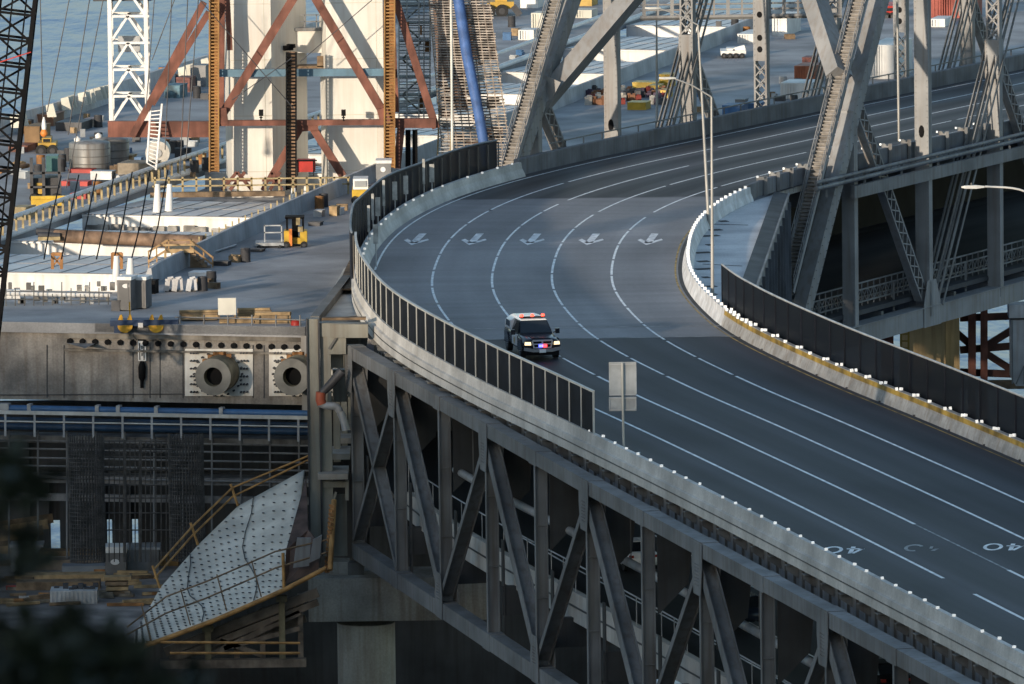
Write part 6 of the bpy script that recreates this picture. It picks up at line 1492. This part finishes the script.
# ------------------------------------------------------------------ below the straight bridge on the right
yt = thing('tower_pier', 'concrete pier leg, ochre from painted-in sunlight, standing in the water under the straight bridge', 'pier', V(930, 400, 640))
b = MB(); PB(b, 905, 280, 948, 1100, 640, 4); PB(b, 948.3, 280, 962, 1100, 641, 3); b.build('shaft', mat('pier_sun_tint', (.62, .45, .23), .8, 0, .2, .2, .5), yt)  # orange sunlight is put into the pier colour
rf = thing('pier_frame', 'red-brown braced frame standing beside the ochre pier leg', 'steel frame', V(980, 400, 642))
b = MB()
for x, w_ in ((972, .55), (984, .5)): b.bar(V(x, 500, 642), V(x, 270, 642), w_, .5, (0, 1, 0))
b.build('column', RUST, rf); b = MB()
for p, q in (((960, 318), (1012, 316)), ((960, 350), (1012, 346)), ((960, 372), (1012, 374)), ((956, 332), (972, 346)), ((984, 352), (1012, 370)), ((986, 346), (1012, 330))): b.bar(V(*p, 642.6), V(*q, 642.6), .5, .4, (0, 1, 0))
b.build('brace', mat('dark_rust', (.12, .05, .035), .7, 0, .3), rf)
yl = thing('ladder', 'bright yellow ladder left of the ochre pier leg under the straight bridge', 'ladder', V(904, 400, 636)); b = MB()
for x in (900.5, 908): b.bar(V(x, 420, 636), V(x + .6, 325, 636), .14, .14)
b.build('stringer', YELLOWP, yl); b = MB()
for k in range(14): y = 418 - 7 * k; b.bar(V(900.5, y, 636), V(908, y, 636), .1, .1)
b.build('rung', YELLOWP, yl)
rp_ = tag(MB().bar(V(888, 420, 638), V(887, 330, 638), .9, .6, (0, 1, 0)).build('steel_post', RUST), 'red-brown post left of the yellow ladder below the straight bridge', 'post')
wb = thing('white_hopper', 'grey-white steel hopper box at the right edge under the straight bridge', 'hopper', V(1018, 385, 600))
b = MB(); PB(b, 1009, 305, 1034, 318, 600, 2); PB(b, 1011, 320, 1034, 378, 600.2, 2); b.prism([V(1011, 378, 600.2), V(1034, 378, 600.2), V(1034, 386, 600.2), V(1016, 386, 600.2)], (0, 2, 0)); b.build('body', mat('hopper_white', (.42, .42, .41), .6, 0, .15, .6, .5), wb)
b = MB(); b.bar(V(1012.5, 384, 599.9), V(1012, 320, 599.9), .1, .1); b.bar(V(1024, 384, 599.9), V(1024, 366, 599.9), .08, .08); b.bar(V(1024, 366, 599.9), V(1016, 384, 599.9), .08, .08); b.build('rib', STEELD, wb)
bd2 = tag(MB().bar(V(960, 385, 639), V(1040, 384, 639), .6, .6).build('walkway_beam', BROWN), 'ochre brown walkway beam below the hopper', 'beam')

# ------------------------------------------------------------------ perforated ramp and timber yard, lower left
rampm = mat('ramp_sheet', (.66, .62, .53), .6, 0, .12, .6, .2)
rm = thing('formwork_ramp', 'large pale perforated formwork ramp rising toward the olive support tower', 'ramp', aty(215, 650, 493))
Yn, Yf = 482.0, 497.0
near_e = [aty(133, 648, Yn - 1), aty(175, 633, Yn), aty(215, 618, Yn), aty(250, 603, Yn), aty(284, 588, Yn)]
far_e = [aty(135, 634, Yf - 14), aty(160, 588, Yf - 9), aty(198, 545, Yf - 4), aty(238, 506, Yf), aty(304, 470, Yf + 1)]
NU, NV = 24, 20
def rpt(a, c):                              # surface point, a along, c across
    x = a * 4; i = min(3, int(x)); f = x - i
    p = near_e[i].lerp(near_e[i + 1], f); q = far_e[i].lerp(far_e[i + 1], f); r = p.lerp(q, c); r.z -= .5 * math.sin(c * math.pi) * a
    return r
b = MB(); vs = [rpt(i / NU, j / NV) for i in range(NU + 1) for j in range(NV + 1)]
b.add(vs, [(i * (NV + 1) + j, (i + 1) * (NV + 1) + j, (i + 1) * (NV + 1) + j + 1, i * (NV + 1) + j + 1) for i in range(NU) for j in range(NV)], 0, True)
o = b.build('sheet', rampm, rm); md = o.modifiers.new('t', 'SOLIDIFY'); md.thickness = .12; md.offset = -1
b = MB()
for i in range(23):
    for j in range(15):
        c = rpt((i + .5) / 23, (j + .3 + .4 * (i % 2)) / 15.4); n_ = Vector((-.5, -.55, .66)); b.box(c + Vector((-.03, -.05, .06)), (.11, .11, .05), .4)
ho = b.build('stud', DARKM, rm); ho['kind'] = 'stuff'
b = MB()
for a in (.42, .78): b.tube([rpt(a + .03 * math.sin(k), k / 8) + Vector((-.02, -.05, .06)) for k in range(9)], .03, 5)
b.build('hose', DARKM, rm)
b = MB(); b.tube([p + Vector((0, -.1, -.1)) for p in near_e] + [aty(326, 568, Yn)], .14, 6); b.tube([aty(284, 588, Yn), aty(283, 553, Yn)], .09, 6); b.tube([aty(330, 570, Yn), aty(334, 500, Yn + 2)], .15, 6); b.build('edge_timber', mat('orange_timber', (.45, .24, .08), .7, 0, .2, 1.5), rm)
b = MB()
for dz in (1.1, 2.0): b.tube([p + Vector((-.3, 0, dz * .45 + .25)) for p in near_e[:1]] + [p + Vector((-.45, 0, dz)) for p in near_e[1:]] + [aty(326, 568 - dz * 14, Yn)], .05, 5)
for f in (.12, .38, .62, .85): p = near_e[0].lerp(near_e[4], f); b.bar(p, p + Vector((-.5, 0, 2.0)), .07, .07)
b.build('rail', BROWN, rm)
b = MB()
for dz in (.5, 1.0): b.tube([p + Vector((-.3, .3, dz)) for p in far_e[1:4]] + [aty(308, 456 - dz * 8 + 8, Yf + 1)], .06, 5)
for p in far_e[1:4]: b.bar(p, p + Vector((-.4, .3, 1.2)), .1, .1)
b.build('far_rail', mat('orange_timber', (.45, .24, .08)), rm)
# rusty scaffold tie at the tower foot + brown folded sheet
b = MB()
for k in range(16): y = 505 + 4.3 * k; x = 332 - .55 * k * .6; b.bar(aty(x - 3, y, Yn + 1), aty(x + 3, y + 2, Yn + 1), .1, .1); b.box(aty(x, y + 2, Yn + 1), (.22, .2, .12), k)
b.build('chain_tie', RUSTO, rm)
b = MB(); P = [aty(284, 585, Yn + .5), aty(286, 550, Yn + 1.5), aty(306, 478, Yn + 8), aty(308, 530, Yn + 3), aty(320, 545, Yn + 1), aty(318, 570, Yn + .3)]; b.prism(P, (.02, .3, .02)); b.build('end_sheet', mat('brown_sheet', (.10, .06, .045), .7, 0, .3, 1), rm)
b = MB(); b.prism([aty(293, 568, Yn), aty(297, 538, Yn), aty(311, 538, Yn), aty(309, 566, Yn)], (0, .2, 0)); b.prism([aty(309, 563, Yn - .1), aty(313, 540, Yn - .1), aty(322, 535, Yn - .1), aty(320, 558, Yn - .1)], (0, .2, 0)); b.build('loose_panel', STEELT, rm)
fwk = thing('falsework', 'dark timber falsework of sloping beams and posts below the perforated ramp', 'falsework', aty(250, 668, Yn + 1))
b = MB()
for (x0, y0, x1, y1, w_) in ((165, 652, 318, 592, .5), (170, 660, 318, 602, .35), (210, 655, 300, 612, .3), (220, 640, 262, 655, .25), (224, 648, 300, 628, .25)): b.bar(aty(x0, y0, Yn + 2), aty(x1, y1, Yn + 2), .3, w_)

for x0, y0, x1, y1 in ((190, 648, 296, 606), (180, 656, 236, 640), (252, 640, 306, 618)): b.bar(aty(x0, y0, Yn + 3.5), aty(x1, y1, Yn + 3.5), .3, .4)
for x, y in ((188, 640), (236, 618), (262, 608), (300, 594)): b.bar(aty(x, y, Yn + 2.4), aty(x + 1, 664, Yn + 2.4), .28, .28)
b.build('sloping_beam', mat('old_baulk', (.22, .175, .135), .8, 0, .25, 1, .3), fwk)
for x in (208, 282): b = MB(); PB(b, x - 3, 596 if x > 250 else 628, x + 3, 662, Yn + 1.2, .3); PB(b, x - 6, 596 if x > 250 else 626, x + 5, 602 if x > 250 else 632, Yn + 1, .5); b.build('post', mat('olive_timber', (.20, .17, .10), .8, 0, .25, 1, .4), fwk)
b = MB(); PB(b, 160, 660, 306, 668, Yn + 1, .6); b.build('base_beam', mat('old_baulk', (.22, .175, .135)), fwk)
b = MB(); b.tube([aty(146, 642, Yn - .5), aty(300, 643, Yn - .5)], .07, 5); b.tube([aty(170, 653, Yn - .5), aty(300, 653, Yn - .5)], .07, 5); b.build('rail', mat('orange_timber', (.45, .24, .08)), fwk)
b = MB(); P = [at(-60, 552, -15.2), at(206, 552, -15.2), at(150, 628, -15.2), at(120, 690, -15.2), at(-60, 700, -15.2)]; b.prism(P, (0, 0, -.4)); struct(b.build('work_platform', mat('muddy_platform', (.27, .24, .22), .85, 0, .3, .35, .0, .2)))
def low(name, label, cat, x0, y0, x1, y1, m, d=1.5, z=-15.2):
    q = at((x0 + x1) / 2, y1, z); t = thing(name, label, cat, q); b = MB(); PB(b, x0, y0, x1, y1, q.y, d); b.build('body', m, t); return t, q
t, q = low('toilet_cabin', 'grey toilet cabin with a white top and oval emblem on the lower platform', 'cabin', 105, 552, 126, 576, mat('toilet_grey', (.17, .165, .16)))
b = MB(); PB(b, 104.5, 547, 126.5, 553, q.y - .05, 1.6); b.build('roof', WHITE, t); b = MB(); c = aty(115, 562, q.y - .06); b.add([c + Vector((.26 * math.cos(k * .5236), 0, .17 * math.sin(k * .5236))) for k in range(12)], [tuple(range(12))]); b.build('emblem', WHITE, t)
t, q = low('bin', 'grey steel bin with sloped side right of the lower toilet cabin', 'bin', 126, 549, 159, 571, mat('zinc_bin', (.24, .24, .235), .55, .2, .2, .8, .5), 1.8); b = MB(); PB(b, 125.5, 547.5, 160, 550, q.y - .06, 2); b.build('rim', GALV, t); b = MB(); PB(b, 130, 571, 150, 576, q.y, .8); b.build('foot', DARKM, t)
t = thing('steel_hopper', 'pale grey tapered hopper at the left of the lower platform', 'hopper', at(24, 572, -15.2)); Y = t.location.y
b = MB(); b.prism([aty(10, 547, Y), aty(42, 546, Y), aty(27, 571, Y), aty(11, 572, Y)], (0, 1.5, 0)); b.build('body', mat('zinc_pale', (.36, .38, .39), .5, .2, .15, .8, .3), t); b = MB(); PB(b, 9.5, 545, 43, 547.5, Y - .1, 1.7); b.build('rim', GALV, t)
for i, (x0, y0, x1, y1, m, lab) in enumerate(((36, 551, 106, 556, BROWN, 'long brown plank behind the lower toilet cabin'), (26, 560, 104, 570, mat('old_baulk', (.22, .175, .135)), 'dark baulk lying left of the lower toilet cabin'), (62, 566, 105, 575, mat('slate_beam', (.22, .24, .26), .5), 'slate grey steel beam beside the lower toilet cabin'), (15, 575, 105, 582, LUMBER, 'upper long board of the lower timber pile'), (16, 582, 100, 590, BROWN, 'lower long brown board of the timber pile'), (158, 559, 178, 566, mat('orange_timber', (.45, .24, .08)), 'short orange board by the top of the ramp'))):
    low('timber_board', lab, 'board', x0, y0, x1, y1, m, 1.2)
t = thing('timber_stack', 'criss-cross stack of short boards right of the white ribbed bin', 'timber', at(118, 597, -15.2)); Y = t.location.y
for r in range(4): b = MB(); PB(b, 104 + r, 577 + r * 5, 131 - r * 1.5 - 2 * (r % 2), 580.5 + r * 5, Y, .8); b.build('plank', [LUMBER, BROWN][r % 2], t)
t, q = low('ribbed_bin', 'white ribbed bin full of scrap on the lower platform', 'bin', 50, 591, 97, 604, mat('bin_white', (.55, .55, .54), .6, 0, .15, .8, .3), 1.8)
b = MB()
for k in range(11): PB(b, 51 + k * 4.2, 592, 52.5 + k * 4.2, 609, q.y - .08, .1)
b.build('rib', mat('bin_white', (.55, .55, .54)), t); b = MB(); random.seed(5)
for k in range(14): x = 54 + k * 3; PB(b, x, 584 + random.random() * 5, x + 5, 591, q.y + .4 + random.random(), .5)
b.build('scrap', DARKM, t)
t, q = low('fence_panel', 'white lattice fence panel left of the ribbed bin', 'fence', 19, 596, 50, 598, mat('bin_white', (.55, .55, .54)), .1)
b = MB()
for k in range(7): PB(b, 19 + k * 5, 596, 20 + k * 5, 613, q.y - .05, .08)
for y in (604, 610): PB(b, 19, y, 50, y + 1, q.y - .05, .08)
b.build('bar', mat('bin_white', (.55, .55, .54)), t)
low('red_beam', 'short red steel piece on the lower timber pile', 'beam', 6, 586, 24, 590, REDP, .3)
t = thing('timber_fan', 'fan of tan boards leaning in the dark at the far left', 'timber', at(20, 556, -15.2)); Y = t.location.y + 1
for k in range(6): b = MB(); b.bar(aty(-6, 552 - k * 5, Y + k * .2), aty(28 + 5 * k, 548 - k * 6, Y + k * .2), .1, .55); b.build('board', [LUMBER, BROWN][k % 2], t)
# ------------------------------------------------------------------ dark bush close to the camera, out of focus
tr_ = thing('tree', 'dark out-of-focus tree top close to the camera in the lower left corner', 'tree', (-1.9, 28, 44))
b = MB(); b.tube([(-1.9, 28, 44), (-1.75, 28, 50), (-1.6, 28.1, 54.9)], [.22, .16, .05], 8)
random.seed(21); tips = []
def lo(px, py, Y): return aty(px, py, Y)
zones = [(-10, 490, 60, 34, 24), (5, 560, 45, 30, 16), (14, 662, 70, 38, 50), (80, 664, 60, 34, 45), (55, 690, 110, 34, 70), (110, 675, 40, 28, 22), (170, 690, 40, 18, 12), (64, 628, 16, 14, 5)]
lf = MB()
for cx, cy, rx, ry, n in zones:
    c0 = lo(cx, cy, 28); b.tube([(-1.7, 28, 53.0), (c0 + Vector((0, 0, -.06)))], [.05, .012], 5)
    for k in range(int(n * 3.2)):
        a = random.random() * 6.283; r = math.sqrt(random.random()); p = lo(cx + rx * r * math.cos(a), cy + ry * r * math.sin(a), 26.5 + 3 * random.random())
        L = .06 + .06 * random.random(); d = Vector((random.uniform(-1, 1), random.uniform(-.5, .5), random.uniform(-.2, 1))).normalized(); s_ = d.cross(Vector((random.random(), 1, random.random()))).normalized() * L * .3
        lf.add([p, p + d * L * .5 + s_, p + d * L, p + d * L * .5 - s_], [(0, 1, 2, 3)])
b.build('trunk', mat('dark_bark', (.02, .018, .014), .9), tr_); lf.build('crown', mat('leaf_dark', (.016, .022, .010), .6, 0, .35, 6), tr_, False)

# loose timber and stores on the lower platform
random.seed(77)
for i in range(46):
    px, py = random.uniform(4, 165), random.uniform(562, 606); q = at(px, py, -15.19); a_ = random.uniform(-.5, .5); L = random.uniform(.5, 2.6)
    b = MB(); b.box(q + Vector((0, 0, .1)), (L, .22, .16), a_)
    if i % 3 == 0: b.box(q + Vector((0, .25, .1)), (L * .9, .2, .15), a_); b.box(q + Vector((0, .12, .25)), (L * .8, .2, .13), a_ + .1)
    tag(b.build('timber_offcut', [LUMBER, BROWN, mat('grey_timber', (.24, .2, .15)), RUSTO][i % 4]), ['pale timber offcut', 'brown timber offcut', 'grey timber offcut', 'rusty steel offcut'][i % 4] + ' lying loose on the lower work platform', 'timber', ['pale', 'brown', 'grey', 'rusty'][i % 4] + ' offcuts on the lower platform')
